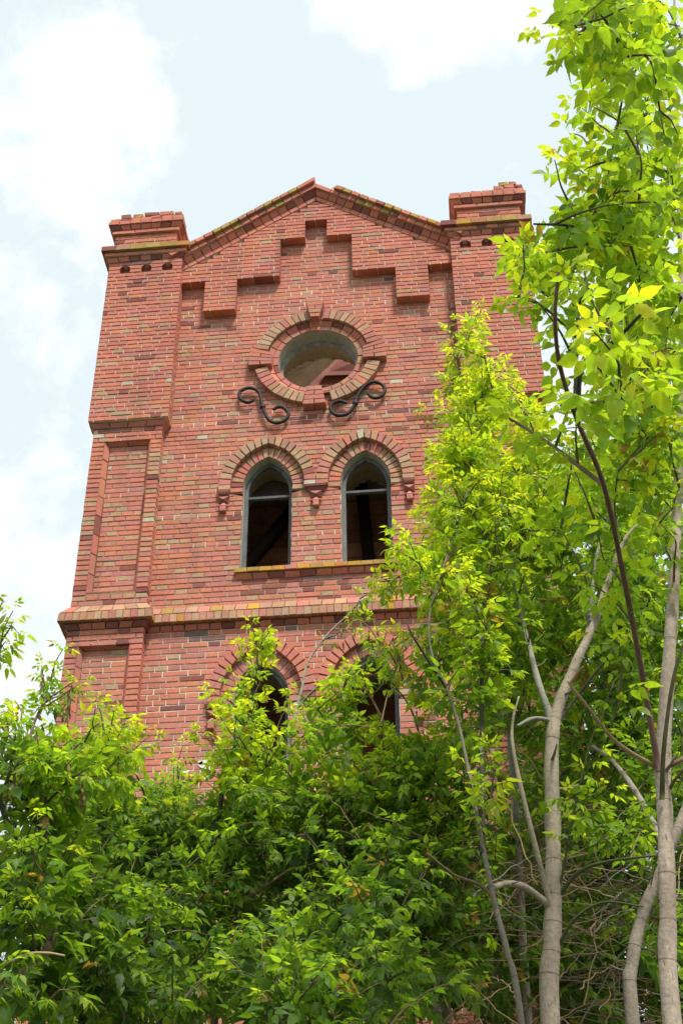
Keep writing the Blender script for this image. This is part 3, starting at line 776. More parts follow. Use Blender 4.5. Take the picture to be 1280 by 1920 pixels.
# sheets that have come down inside, leaning across the top storey
sh = MB()
for k, (ya, yb_, xa_, xc_) in enumerate(((775, 712, 545, 590), (725, 690, 575, 612), (704, 668, 600, 634))):
    for th, c in ((0, (.34, .13, .105)), (.012, (.28, .10, .08))):
        YY = 2.1 - .07 * k + th
        q = [at(xa_, ya, YY + .02), at(750, ya - 4, YY + .06), at(750, yb_ - 4, YY), at(690, yb_ + 1, YY - .04), at(xc_ + 25, yb_ - 1, YY - .03), at(xc_, yb_, YY)]
        sh.poly(q if th == 0 else q[::-1], jit(c, .06))
sh.build('fallen_roof_sheet', M_RUST, TOWER)
for zf in (12.15, 9.45):
    fl = MB(); fl.box(-2.3, 2.3, .63, 4.97, zf, zf + .1, (.34, .29, .22)); fl.build('floor', M_WOOD, TOWER)
lm = MB()                      # splash of white bird lime on the wall left of the lower window
for cx_, cz_, r_, sy_ in ((-1.075, 7.86, .055, .8), (-1.02, 7.885, .03, 1), (-1.115, 7.875, .025, 1), (-1.06, 7.76, .014, 5.5), (-1.02, 7.80, .009, 5), (-1.25, 7.79, .045, .45)):
    if cx_ == -1.25: lm.build('lime_splash', M_PLASTER, TOWER); lm = MB()
    lm.poly([(cx_ + r_ * math.cos(a * .524) * random.uniform(.7, 1.2), -.006, cz_ + r_ * sy_ * math.sin(a * .524) * random.uniform(.75, 1.15)) for a in range(12)], (.72, .71, .66))
lm.build('lime_splash', M_PLASTER, TOWER)
pw = MB()
for zb0, zt in ((9.56, 12.14), (6.7, 9.44)):
    n = 12
    for k in range(n): pw.box(-2.29, 2.29, 1.5 + random.uniform(-.01, .01), 1.58, zb0 + (zt - zb0) * k / n + .006, zb0 + (zt - zb0) * (k + 1) / n - .006, jit((.60, .31, .22), .35))
pw.build('plank_partition', M_WOOD, TOWER)
for a, b, r in (((-.98, .95, 10.75), (-.18, 1.05, 12.0), .085), ((.58, 1.2, 9.6), (.42, 1.2, 12.1), .10), ((-.2, 1.35, 9.6), (-.3, 1.35, 12.1), .09), ((.88, 1.35, 9.6), (.84, 1.35, 12.1), .05)):
    m = MB(); m.tube([a, b], [r, r], 4, jit((.045, .03, .024))); m.build('timber_post', M_WOOD, TOWER)
ms = MB(); shp = [(-.80, 11.42), (-.29, 11.42), (-.31, 11.54), (-.37, 11.62), (-.46, 11.67), (-.56, 11.685), (-.66, 11.665), (-.74, 11.60), (-.78, 11.52)]
ms.poly([(x, .45, z) for x, z in shp], (.13, .09, .10)); ms.poly([(x, .455, z) for x, z in shp][::-1], (.13, .09, .10))
ms.build('hanging_metal_sheet', M_RUST, wobs[0])

# ------------------------------------------------------------------ trees: ash-leaved maples, compound leaves of 3 to 7 leaflets
def leaflet(L, wk=1.0, bend=.25, fold=.22, lobes=True):
    ts = [0, .13, .30, .48, .66, .83, 1.0]; ws = [0, .205, .295, .275, .19, .085, 0]
    if lobes: ws = [0, .185, .30, .255, .205, .075, 0]
    V, Fc = [], []
    for t in ts: V.append((L * t, 0, -bend * L * t * t))
    n = len(ts); li = {}; ri = {}
    for k in range(1, n - 1):
        for s_, dd in ((1, li), (-1, ri)):
            dd[k] = len(V); w = ws[k] * L * wk
            V.append((L * (ts[k] - .03), s_ * w, -bend * L * ts[k] ** 2 + fold * w))
    for dd, flip in ((li, 0), (ri, 1)):
        for k in range(n - 1):
            q = [k, k + 1] + ([dd[k + 1]] if k + 1 in dd else []) + ([dd[k]] if k in dd else [])
            Fc.append(tuple(q[::-1] if flip else q))
    return np.array(V), Fc
def template(kind, seed):
    r = random.Random(seed); V, Fc = [], []
    def put(L, pos, yaw, pitch, roll, wk):
        v, f = leaflet(L, wk, r.uniform(.1, .4), r.uniform(.1, .35), r.random() < .6)
        M = np.array(Matrix.Rotation(yaw, 3, 'Z') @ Matrix.Rotation(pitch, 3, 'Y') @ Matrix.Rotation(roll, 3, 'X'))
        v = v @ M.T + np.array(pos); b = sum(len(x) for x in V); V.append(v); Fc.extend(tuple(i + b for i in q) for q in f)
    R_ = .50                                              # rachis length for a unit leaf
    droop = r.uniform(.05, .3)
    def rp(t): return (R_ * t, 0, -.25 * droop * t * t)
    a = np.array([(0, .006, 0), (0, -.006, 0), (R_ * .5, -.005, -.06 * droop), (R_ * .5, .005, -.06 * droop), (R_, -.004, -.25 * droop), (R_, .004, -.25 * droop)])
    V.append(a); Fc += [(0, 1, 2, 3), (3, 2, 4, 5)]
    wide = .90 if kind == 'broad' else .62 if kind == 'narrow' else .80
    put(r.uniform(.38, .46), (rp(1)[0] + .07, 0, rp(1)[2] - .02), r.uniform(-.12, .12), droop + r.uniform(0, .3), r.uniform(-.3, .3), wide)
    pairs = {3: (1,), 5: (1, .55), 7: (1, .68, .36)}[r.choice((3, 5, 5, 7) if kind != 'broad' else (3, 3, 5))]
    for t in pairs:
        for s_ in (1, -1): put(r.uniform(.32, .42) * (1 if t == 1 else .9), (rp(t)[0] - (.03 if t == 1 else 0), s_ * .03, rp(t)[2]), s_ * r.uniform(.85, 1.3), droop + r.uniform(0, .5), s_ * r.uniform(-.35, .5), wide)
    return np.vstack(V), Fc
TEMPL = {k: [template(k, 40 + i + 10 * j) for i in range(6)] for j, k in enumerate(('mid', 'broad', 'narrow'))}
def seed_template(seed):
    r = random.Random(seed); V, Fc = [], []
    for k in range(9):
        L = r.uniform(.16, .24); z0 = -k * .09; w = .045; a = r.uniform(0, 6.28); dx, dy = math.cos(a), math.sin(a)
        b = len(V); V += [(0, 0, z0), (dx * .03 - dy * w, dy * .03 + dx * w, z0 - L * .6), (dx * .05, dy * .05, z0 - L), (dx * .03 + dy * w, dy * .03 - dx * w, z0 - L * .6)]
        Fc.append((b, b + 1, b + 2, b + 3))
    return np.array(V), Fc
SEEDT = [seed_template(i) for i in range(4)]

def instanced(name, templs, items, material, parent, extra=None):
    """items: (template index, 3x3 matrix with scale, position, colour); one mesh out of all of them"""
    VV, LV, LT, CC = [], [], [], []; base = 0
    by = {}
    for it in items: by.setdefault(it[0], []).append(it)
    for ti, its in by.items():
        v, f = templs[ti]; n = len(its); nv = len(v)
        M = np.array([i[1] for i in its]); T = np.array([i[2] for i in its]); C = np.array([i[3] for i in its])
        W_ = np.einsum('nij,vj->nvi', M, v) + T[:, None, :]
        VV.append(W_.reshape(-1, 3))
        lv = np.concatenate([np.array(q) for q in f]); lt = np.array([len(q) for q in f])
        LV.append((lv[None, :] + (np.arange(n) * nv)[:, None] + base).ravel()); LT.append(np.tile(lt, n)); base += n * nv
        cf = np.repeat(C, len(f), axis=0) * (1 + rng.uniform(-.10, .10, (n * len(f), 1))); CC.append(cf)
    nleaf = sum(len(x) for x in LT)
    if extra and extra.v:
        VV.append(np.array(extra.v)); LV.append(np.array([i for f in extra.f for i in f]) + base); LT.append(np.array([len(f) for f in extra.f])); CC.append(np.array(extra.c))
    VV = np.concatenate(VV).astype(np.float32); LV = np.concatenate(LV).astype(np.int32); LT = np.concatenate(LT).astype(np.int32); CC = np.concatenate(CC)
    me = bpy.data.meshes.new(name); me.vertices.add(len(VV)); me.vertices.foreach_set('co', VV.ravel())
    me.loops.add(len(LV)); me.loops.foreach_set('vertex_index', LV)
    me.polygons.add(len(LT)); me.polygons.foreach_set('loop_start', np.concatenate([[0], np.cumsum(LT)[:-1]]).astype(np.int32))
    me.update(calc_edges=True)
    me.polygons.foreach_set('use_smooth', np.ones(len(LT), bool))
    me.materials.append(material)
    if extra and extra.v:
        me.materials.append(M_TWIG); mi = np.zeros(len(LT), np.int32); mi[nleaf:] = 1; me.polygons.foreach_set('material_index', mi)
    a = me.attributes.new('Col', 'FLOAT_COLOR', 'FACE'); c = np.ones((len(LT), 4), np.float32); c[:, :3] = CC; a.data.foreach_set('color', c.ravel())
    me.validate(); me.update()
    o = bpy.data.objects.new(name, me); COL.objects.link(o); o.parent = parent; o.location = -parent.location
    return o

MATURE_SHADE = np.array([(.036, .084, .019), (.046, .102, .020), (.056, .118, .023), (.034, .076, .023)])  # mature greens, darkened further to stand in for shade low down
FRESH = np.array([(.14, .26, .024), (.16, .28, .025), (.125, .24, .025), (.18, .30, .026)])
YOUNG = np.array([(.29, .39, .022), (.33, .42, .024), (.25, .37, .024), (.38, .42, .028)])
def leaf_col(age_shade):  # low values also carry the canopy's shade in the bottom bushes
    a = min(1, max(0, age_shade + random.gauss(0, .16)))
    p, q, t = (MATURE_SHADE, FRESH, a / .5) if a < .5 else (FRESH, YOUNG, (a - .5) / .5)
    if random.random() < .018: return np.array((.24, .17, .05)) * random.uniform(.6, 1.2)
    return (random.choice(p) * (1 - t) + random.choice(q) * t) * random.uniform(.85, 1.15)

PALEB = (.36, .29, .225); GREYB = (.27, .245, .21); BROWNB = (.17, .115, .075); PURPB = (.17, .10, .085); DARKB = (.06, .055, .04); TANB = (.40, .28, .17); GREENB = (.09, .095, .04)
UPW = Vector((0, 0, 1))

DENS, SIZ = 1.5, .82
class Maple:
    def __init__(s, label, base_px, group='maples growing round the tower', name='maple_tree', cat='tree'):
        b = at(*base_px); s.root = empty(name, (b.x, b.y, 0), label, cat, group)
        s.nodes = []; s.leaves = []; s.tw = MB(); s.seeds = []
    def limb(s, pts, radii, col, part='limb', ground=False, n=9, knots=True):
        P = [at(*p) if len(p) == 3 else None for p in pts]; Y = None; P = []
        for p in pts:
            Y = p[2] if len(p) == 3 else Y
            P.append(at(p[0], p[1], Y))
        if isinstance(radii, tuple): radii = [radii[0] + (radii[1] - radii[0]) * i / (len(P) - 1) for i in range(len(P))]
        radii = list(radii)
        if ground:
            d = P[0] - P[1]; d = d / max(.2, -d.z) if d.z < 0 else Vector((0, 0, -1))
            f = P[0] + Vector((d.x * .3, d.y * .3, -1)) * P[0].z * .5; g_ = Vector((f.x, f.y, -.15))
            s.root.location = (g_.x, g_.y, 0)
            P = [g_, f] + P; radii = [radii[0] * 1.5, radii[0] * 1.15] + radii
        p, r = smooth_path(P, radii, 6)
        ph = random.uniform(0, 6)
        r = [x * (1 + .05 * math.sin(i * 1.3 + ph) + random.uniform(-.025, .025)) for i, x in enumerate(r)]
        m = MB(); m.tube(p, r, n, jit(col, .06))
        if knots and r[0] > .02:       # ring scars and snapped twig stubs
            for k in range(2, len(p) - 2, 3):
                t = (p[k + 1] - p[k]).normalized()
                if random.random() < .6:
                    m.tube([p[k] - t * .0022, p[k] + t * .0022], [r[k] * 1.02, r[k] * 1.02], n, tuple(c * .55 for c in col), cap=False)
                if random.random() < .3:
                    sd = t.orthogonal() if random.random() < .5 else -t.orthogonal(); sd.rotate(Matrix.Rotation(random.uniform(0, 6.28), 3, t))
                    m.tube([p[k], p[k] + sd * (r[k] + .02) + t * .012, p[k] + sd * (r[k] + random.uniform(.03, .08)) + t * .04], [r[k] * .3, r[k] * .2, r[k] * .1], 5, tuple(c * .7 for c in col))
        m.build(part, M_BARK if r[0] > .015 else M_TWIG, s.root)
        s.nodes += [Vector(x) for x in p[6:] ] if ground else [Vector(x) for x in p]
        return s
    def leaf_at(s, p, d, size, age_shade, kind, droop):
        d = d.normalized(); nrm = (UPW + Vector((random.gauss(0, .35), random.gauss(0, .35), 0)))
        d = (d - UPW * droop * random.uniform(.3, 1.2)).normalized()
        nrm = (nrm - nrm.dot(d) * d).normalized(); y = nrm.cross(d)
        sc = size * random.uniform(.75, 1.15)
        M = np.array([[d.x, y.x, nrm.x], [d.y, y.y, nrm.y], [d.z, y.z, nrm.z]]) * sc
        s.leaves.append(((kind, random.randrange(6)), M, tuple(p), leaf_col(age_shade)))
    def cluster(s, px, py, Y, rx, ry, rY, n, size=.24, age_shade=.3, kind='mid', droop=.35, seeds=0, twl=.5, maxlen=3.0, tcol=None):
        T = []; n = max(1, round(n * DENS)) if n > 2 else n; size *= SIZ
        for _ in range(n):
            while True:
                a, b, c = random.uniform(-1, 1), random.uniform(-1, 1), random.uniform(-1, 1)
                if a * a + b * b + c * c < 1: break
            T.append(at(px + a * rx, py + b * ry, Y + c * rY))
        c0 = at(px, py, Y)
        T.sort(key=lambda t: min((t - q).length_squared for q in s.nodes))
        for t in T:
            best = min(s.nodes, key=lambda q: (t - q).length + .9 * max(0, q.z - t.z + .05))
            L = (t - best).length
            out_ = (t - c0); out_ = out_.normalized() if out_.length > .01 else Vector((0, 0, 1))
            if L < twl * .6: t = t + (out_ * .5 + UPW * .4) * twl * .6; L = (t - best).length
            mid = best.lerp(t, .5) + UPW * L * random.uniform(-.02, .16) + Vector((random.gauss(0, 1), random.gauss(0, 1), 0)) * L * .05
            p, r = smooth_path([best, best.lerp(mid, .55) + UPW * .02 * L, mid, mid.lerp(t, .55) + UPW * .03 * L, t], [.0028 + .0026 * L + .0028 * (1 - i / 4) for i in range(5)], 4)
            r = [x * (1.0 - .5 * i / len(r)) for i, x in enumerate(r)]
            s.tw.tube(p, r, 5, jit(tcol or (GREENB if random.random() < .6 else BROWNB), .2), cap=False)
            step = max(1, len(p) // 8)
            s.nodes += p[4::3]
            # leaves in opposite pairs along the outer part
            acc_ = 0; tot = sum((p[i + 1] - p[i]).length for i in range(len(p) - 1)); st = max(0, tot - twl)
            nxt = st; run_ = 0; phi = random.uniform(0, 3.14)
            for i in range(len(p) - 1):
                seg = p[i + 1] - p[i]; sl_ = seg.length
                while nxt <= run_ + sl_ + 1e-6 and sl_ > 1e-6:
                    q = p[i] + seg * max(0, (nxt - run_) / sl_); tdir = seg.normalized()
                    side = tdir.cross(UPW); side = side.normalized() if side.length > .05 else Vector((1, 0, 0))
                    side.rotate(Matrix.Rotation(phi, 3, tdir)); f = (nxt - st) / max(.01, tot - st)
                    for sg in (1, -1):
                        if random.random() < .9: s.leaf_at(q, tdir * random.uniform(.3, .8) + side * sg + UPW * .15, size * (1.05 - .35 * f), age_shade + .22 * (f - .5), kind, droop)
                    phi += 1.57 + random.uniform(-.3, .3); nxt += random.uniform(.075, .115) * size / .24
                run_ += sl_
            for sg in (-.35, .35): s.leaf_at(p[-1], (p[-1] - p[-3]).normalized() + Vector((random.gauss(0, .3), random.gauss(0, .3), 0)), size * .62, age_shade + .3, kind, droop * .6)
            if seeds and random.random() < seeds:
                a = random.uniform(0, 6.28); sc = random.uniform(.16, .24)
                q = p[-max(2, len(p) // 3)]
                M = np.array(Matrix.Rotation(a, 3, 'Z') @ Matrix.Rotation(random.uniform(-.3, .3), 3, 'X')) * sc
                s.seeds.append((random.randrange(4), M, tuple(q), np.array(random.choice(((.20, .125, .06), (.26, .18, .085), (.15, .10, .05)))) * random.uniform(.8, 1.2)))
        return s
    def done(s):
        if s.leaves:
            keys = sorted({i[0] for i in s.leaves}); ix = {k: i for i, k in enumerate(keys)}
            instanced('crown', [TEMPL[k][i] for k, i in keys], [(ix[i[0]],) + i[1:] for i in s.leaves], M_LEAF, s.root, s.tw)
        for it in s.seeds: instanced('seed_cluster', SEEDT, [it], M_DRY, s.root)
        return s

# 1 right foreground tree, pale trunk at the picture's right edge, boughs reaching towards the camera
t = Maple('tall foreground maple at the right edge, thick pale trunk, large lime green leaves overhead', (1240, 1700, -6.6))
t.limb([(1260, 1925, -6.6), (1251, 1700), (1246, 1540), (1242, 1430), (1252, 1250), (1262, 1100), (1270, 900), (1277, 700), (1275, 520), (1270, 300), (1264, 60), (1262, -160)], [.036, .034, .031, .033, .029, .027, .022, .018, .014, .011, .008, .005], PALEB, 'trunk', True, 12)
t.limb([(1234, 1445, -6.62), (1204, 1270, -6.8), (1166, 1070, -7.2), (1131, 910, -7.7), (1082, 790, -8.2), (1050, 690, -8.6), (1040, 600, -8.8), (1046, 510, -8.9)], (.0135, .005), PURPB)
t.limb([(1226, 1437, -6.6), (1155, 1392, -6.8), (1103, 1328, -7.0), (1063, 1278, -7.1)], (.010, .004), TANB)
t.limb([(1066, 1284, -7.1), (1082, 1262, -7.15), (1092, 1250, -7.2)], (.006, .003), TANB)
t.limb([(1250, 1438, -6.6), (1275, 1425, -6.6), (1320, 1405, -6.5)], (.012, .008), BROWNB)
t.limb([(1254, 1480, -6.6), (1270, 1455, -6.7), (1330, 1390, -6.9)], (.008, .005), BROWNB)
t.limb([(1240, 1500, -6.65), (1244, 1400, -6.75), (1262, 1270, -6.85), (1290, 1180, -6.9)], (.011, .006), GREENB)
t.limb([(1272, 560, -6.6), (1205, 510, -7.2), (1135, 450, -7.8), (1075, 425, -8.2), (1000, 420, -8.4)], (.013, .004), DARKB)
t.limb([(1270, 330, -6.6), (1225, 250, -7.5), (1180, 170, -8.4), (1140, 100, -8.9), (1085, 65, -9.2)], (.010, .003), DARKB)
t.limb([(1131, 910, -7.7), (1040, 840, -7.6), (980, 800, -7.5), (930, 770, -7.5)], (.010, .004), BROWNB)
t.limb([(1082, 790, -8.2), (1090, 690, -8.8), (1150, 640, -9.2), (1200, 590, -9.3)], (.010, .004), DARKB)
C = t.cluster
C(1150, 70, -9.2, 80, 75, .4, 7, .20, .58, 'broad', .45); C(1220, 190, -8.7, 85, 100, .5, 6, .21, .52, 'broad', .45); C(1060, 60, -9.0, 35, 40, .2, 3, .19, .6, 'broad', .5, twl=.3)
C(1235, 60, -8.0, 70, 80, .7, 7, .22, .6, 'broad', .4)
C(1205, 390, -7.9, 95, 110, .6, 10, .22, .55, 'broad', .4, .25); C(1095, 420, -8.1, 60, 90, .4, 5, .20, .66, 'broad', .4)
C(1120, 560, -8.0, 110, 80, .6, 9, .22, .62, 'broad', .4, .2); C(1220, 640, -7.6, 80, 130, .7, 11, .22, .55, 'broad', .4, .1)
C(1125, 735, -9.1, 75, 65, .3, 5, .21, .68, 'broad', .3); C(1030, 600, -8.2, 50, 50, .3, 3, .19, .72, 'broad', .4)
C(985, 415, -8.5, 25, 50, .2, 2, .15, .85, 'broad', .4, twl=.25); C(1215, 880, -7.0, 70, 110, .5, 7, .22, .5, 'broad', .4); C(1200, 1370, -6.9, 30, 20, .1, 1, .15, .9, 'broad', twl=.2)
C(1180, 1150, -7.0, 60, 90, .3, 3, .2, .6, 'broad', .4); C(1240, 320, -7.4, 50, 130, .6, 9, .22, .6, 'broad', .4); C(1240, 760, -7.0, 50, 120, .6, 8, .22, .55, 'broad', .4); C(1180, 700, -7.3, 90, 90, .5, 8, .21, .62, 'broad', .4)
C(1150, 260, -8.2, 80, 80, .5, 6, .22, .58, 'broad', .4); C(1085, 500, -7.8, 75, 90, .6, 7, .21, .64, 'broad', .4); C(1170, 520, -7.2, 100, 120, .6, 9, .22, .52, 'broad', .4); C(1130, 830, -7.2, 110, 85, .6, 10, .22, .6, 'broad', .4); C(1050, 950, -6.8, 70, 60, .4, 5, .21, .62, 'broad', .4)
t.done()

# 2 middle tree with a forked pale trunk
t = Maple('forked pale-trunked maple right of centre, a slim bare whip rising beside its trunk', (1035, 1700, -5.0))
t.limb([(1031, 1925, -5.0), (1034, 1770), (1037, 1660), (1035, 1520), (1033, 1415), (1043, 1335), (1078, 1245), (1115, 1165), (1140, 1085), (1175, 1005), (1228, 960)], [.050, .047, .044, .042, .040, .033, .026, .022, .018, .013, .008], PALEB, 'trunk', True, 12)
t.limb([(1033, 1395, -5.0), (1030, 1345, -5.0), (1008, 1278, -5.0), (988, 1200, -4.9), (972, 1140, -4.8), (955, 1060, -4.7), (940, 980, -4.6)], (.026, .006), GREYB)
t.limb([(1100, 1195, -5.0), (1110, 1110, -4.8), (1118, 1040, -4.7), (1150, 930, -4.6), (1160, 850, -4.6)], (.016, .006), GREYB)
t.limb([(1037, 1352, -5.0), (1000, 1347, -5.05), (968, 1362, -5.1)], (.014, .009), GREYB)
t.limb([(1040, 1730, -5.0), (996, 1560, -5.15), (963, 1415, -5.2), (960, 1355, -5.2), (972, 1306, -5.2)], (.016, .005), PALEB)
t.limb([(1039, 1705, -5.0), (985, 1665, -5.1), (950, 1657, -5.2), (924, 1664, -5.3)], (.021, .014), PALEB)
t.limb([(1046, 1680, -5.0), (1085, 1635, -5.1), (1140, 1615, -5.2), (1228, 1604, -5.3)], (.013, .005), GREENB)
t.limb([(1046, 1775, -5.0), (1075, 1725, -5.1), (1130, 1692, -5.2), (1205, 1700, -5.3)], (.010, .004), GREENB)
t.limb([(1046, 1680, -5.0), (1080, 1500, -5.2), (1110, 1380, -5.3), (1150, 1280, -5.4)], (.007, .003), GREENB)
t.limb([(1048, 1350, -5.0), (1078, 1310, -5.0), (1140, 1230, -5.1), (1190, 1170, -5.1)], (.012, .004), DARKB)
C = t.cluster
C(960, 1130, -4.4, 110, 130, .8, 26, .24, .36); C(1085, 1010, -4.5, 120, 110, .8, 26, .24, .42); C(1150, 1150, -4.0, 110, 150, 1.0, 30, .25, .28)
C(1030, 1240, -3.8, 120, 90, .8, 20, .25, .25); C(1110, 1420, -3.4, 150, 130, .8, 26, .25, .18); C(930, 1330, -3.8, 90, 110, .7, 18, .24, .3)
C(1060, 1500, -5.2, 60, 60, .3, 3, .2, .6, twl=.3); C(1120, 1560, -5.0, 90, 60, .4, 5, .2, .4, twl=.3); C(1100, 880, -4.5, 140, 70, .7, 16, .24, .5)
t.done()

# 3 leaning trunk behind the right tree
t = Maple('leaning grey trunk of a maple behind the right foreground maple', (1190, 1800, -5.0), None)
t.limb([(1186, 1925, -5.0), (1184, 1810), (1205, 1710), (1240, 1630), (1275, 1540), (1310, 1440, -4.8), (1330, 1300, -4.6)], (.036, .020), (.25, .205, .165), 'trunk', True, 11)
t.limb([(1250, 1600, -5.0), (1200, 1500, -4.7), (1150, 1430, -4.4), (1110, 1400, -4.2)], (.022, .012), GREYB)
t.cluster(1235, 1480, -4.0, 70, 130, .6, 16, .25, .2); t.cluster(1250, 1250, -4.0, 60, 110, .6, 14, .25, .3); t.cluster(1240, 1750, -4.2, 60, 90, .5, 8, .24, .2)
t.done()

# 4 slender sapling with bright yellow-green leaves in front of the tower's right side
t = Maple('slender young maple with bright yellow-green leaves in front of the right pilaster', (950, 1790, -5.4))
t.limb([(978, 1925, -5.4), (950, 1785), (926, 1690), (908, 1605), (886, 1490), (862, 1370), (836, 1288), (812, 1236), (803, 1172), (818, 1100), (850, 1006, -5.3), (880, 900, -5.2), (892, 800, -5.1)], [.016, .0145, .013, .012, .010, .008, .007, .006, .006, .005, .005, .004, .003], (.21, .18, .15), 'trunk', True, 9)
t.limb([(836, 1290, -5.4), (802, 1238, -5.5), (772, 1190, -5.6), (762, 1165, -5.6)], (.008, .004), DARKB)
t.limb([(905, 1600, -5.4), (903, 1400, -5.3), (905, 1200, -5.2), (928, 1020, -5.1), (964, 905, -5.0), (986, 848, -5.0)], (.014, .004), DARKB)
t.limb([(930, 1690, -5.4), (900, 1660, -5.4), (850, 1640, -5.5), (800, 1600, -5.6)], (.011, .005), BROWNB)
C = t.cluster
C(885, 700, -4.9, 50, 85, .3, 13, .21, .82, 'narrow', .55); C(915, 830, -4.9, 80, 110, .5, 32, .22, .86, 'narrow', .5); C(875, 950, -5.0, 65, 80, .4, 24, .22, .76, 'narrow', .5)
C(805, 1075, -5.2, 45, 40, .3, 9, .22, .74, 'narrow', .5); C(920, 1020, -4.9, 100, 100, .5, 32, .23, .68, 'narrow', .45); C(880, 1150, -5.1, 80, 90, .5, 18, .23, .68, 'narrow', .45)
C(755, 1085, -5.3, 25, 25, .2, 5, .2, .8, 'narrow', .5, twl=.35); C(850, 840, -5.0, 25, 50, .2, 6, .2, .85, 'narrow', .5, twl=.35); C(990, 930, -4.8, 60, 80, .4, 10, .22, .75, 'narrow', .5)
C(850, 1290, -5.0, 70, 90, .4, 14, .23, .5, 'mid', .45); C(960, 760, -4.9, 45, 60, .3, 6, .2, .84, 'narrow', .5); C(905, 1480, -5.6, 38, 30, .2, 3, .19, .8, 'mid', .3, twl=.3)
t.done()
t = Maple('pale stem rising behind the yellow-green young maple', (950, 1600, -4.0), None)
t.limb([(990, 1925, -3.6), (965, 1500, -3.6), (940, 1200, -3.6), (924, 1020), (910, 880), (898, 760), (890, 660)], [.026, .022, .018, .014, .010, .007, .004], GREYB, 'trunk', True)
t.cluster(900, 900, -3.6, 70, 150, .4, 14, .22, .7, 'narrow', .5); t.cluster(950, 1100, -3.4, 90, 120, .5, 16, .24, .5); t.done()

# 5 sapling in front of the lower left window
t = Maple('bright green sapling in front of the lower left pointed window', (400, 1650, -4.4))
t.limb([(402, 1925, -4.4), (398, 1700), (405, 1580), (418, 1480), (440, 1400), (470, 1320), (482, 1240), (480, 1190)], [.022, .02, .016, .013, .01, .008, .005, .003], DARKB, 'trunk', True)
t.limb([(405, 1590, -4.4), (450, 1520, -4.5), (490, 1450, -4.6), (530, 1390, -4.7)], (.008, .003), BROWNB)
C = t.cluster
C(480, 1225, -4.5, 26, 45, .2, 4, .18, .88, twl=.3); C(445, 1335, -4.5, 45, 55, .3, 7, .2, .8, 'mid', .4, twl=.35); C(465, 1420, -4.6, 65, 50, .3, 10, .21, .78, twl=.4); C(480, 1500, -4.5, 80, 50, .4, 12, .22, .5); C(430, 1570, -4.5, 100, 55, .5, 14, .23, .34)
t.done()
# 6 pale forked stem between the lower windows, half withered
t = Maple('pale forked sapling with withered seed tassels between the two lower windows', (550, 1650, -4.0))
t.limb([(520, 1925, -4.0), (530, 1700), (533, 1560), (541, 1410), (556, 1330), (566, 1290), (578, 1240), (618, 1185), (660, 1145), (688, 1100)], [.026, .023, .019, .014, .011, .009, .0065, .0055, .0045, .0025], (.36, .34, .29), 'trunk', True)
t.limb([(557, 1326, -4.0), (600, 1285, -4.1), (660, 1255, -4.2), (730, 1222, -4.3)], (.010, .004), GREYB)
t.limb([(545, 1400, -4.0), (620, 1340, -4.2), (700, 1300, -4.3), (740, 1260, -4.4)], (.007, .003), GREENB)
C = t.cluster
C(690, 1125, -4.0, 18, 30, .1, 2, .14, .5, 'narrow', 1.2, 1, .2); C(650, 1170, -4.0, 30, 30, .1, 2, .13, .55, 'narrow', 1.0, 1, .2)
C(720, 1215, -4.3, 55, 30, .2, 6, .19, .66, 'narrow', .8, .2, .35); C(610, 1355, -4.3, 60, 40, .3, 8, .21, .58, twl=.35); C(690, 1285, -4.4, 65, 22, .3, 6, .2, .64, 'mid', .45, 0, .3)
C(630, 1450, -4.3, 90, 45, .4, 14, .22, .5); C(580, 1530, -4.3, 90, 55, .4, 14, .23, .36)
t.done()
# 7 leafy sapling under the lower right window
t = Maple('leafy maple sapling below the lower right pointed window with a hooked bare twig', (760, 1650, -4.4))
t.limb([(840, 1925, -4.4), (800, 1720), (770, 1560), (748, 1450), (725, 1370), (690, 1300), (655, 1265)], [.026, .022, .016, .012, .009, .006, .003], BROWNB, 'trunk', True)
t.limb([(690, 1378, -4.4), (712, 1358, -4.5), (720, 1330, -4.5), (728, 1300, -4.5), (742, 1288, -4.5)], (.006, .003), TANB)
t.limb([(860, 1560, -4.4), (800, 1420, -4.4), (770, 1330, -4.4), (735, 1280, -4.4)], (.009, .004), DARKB)
C = t.cluster
C(780, 1430, -4.4, 60, 30, .3, 8, .21, .58, twl=.35); C(720, 1490, -4.4, 100, 45, .4, 16, .23, .46); C(700, 1570, -4.3, 120, 60, .5, 20, .24, .3); C(820, 1440, -4.4, 60, 80, .4, 10, .23, .45); C(730, 1400, -4.5, 22, 16, .1, 2, .17, .9, twl=.2)
t.done()

# 8 left edge tree with brown seed clusters
t = Maple('dark-branched maple at the left edge hung with brown seed clusters', (20, 1850, -6.4))
t.limb([(-70, 1925, -6.6), (15, 1850, -6.5), (76, 1806, -6.4), (100, 1740, -6.3), (110, 1660), (80, 1560), (50, 1450), (60, 1370), (85, 1310, -6.2)], [.034, .032, .028, .020, .016, .013, .010, .007, .004], BROWNB, 'trunk', True)
t.limb([(80, 1560, -6.3), (30, 1480), (0, 1420), (-20, 1380)], (.012, .006), DARKB)
t.limb([(50, 1452, -6.3), (120, 1420, -6.2), (200, 1400, -6.1)], (.010, .004), DARKB)
t.limb([(60, 1640, -6.3), (0, 1500, -6.5), (-30, 1300, -6.6), (-20, 1180, -6.6), (5, 1130, -6.6)], (.014, .004), DARKB)
t.limb([(0, 1815, -6.6), (50, 1790, -6.7), (90, 1787, -6.7), (122, 1792, -6.7)], (.007, .004), TANB)
C = t.cluster
C(30, 1440, -6.2, 60, 60, .4, 10, .23, .4, 'mid', .4, .8); C(180, 1425, -5.9, 60, 50, .4, 12, .22, .7, 'narrow', .5); C(110, 1490, -6.0, 90, 55, .5, 16, .24, .45, seeds=.4)
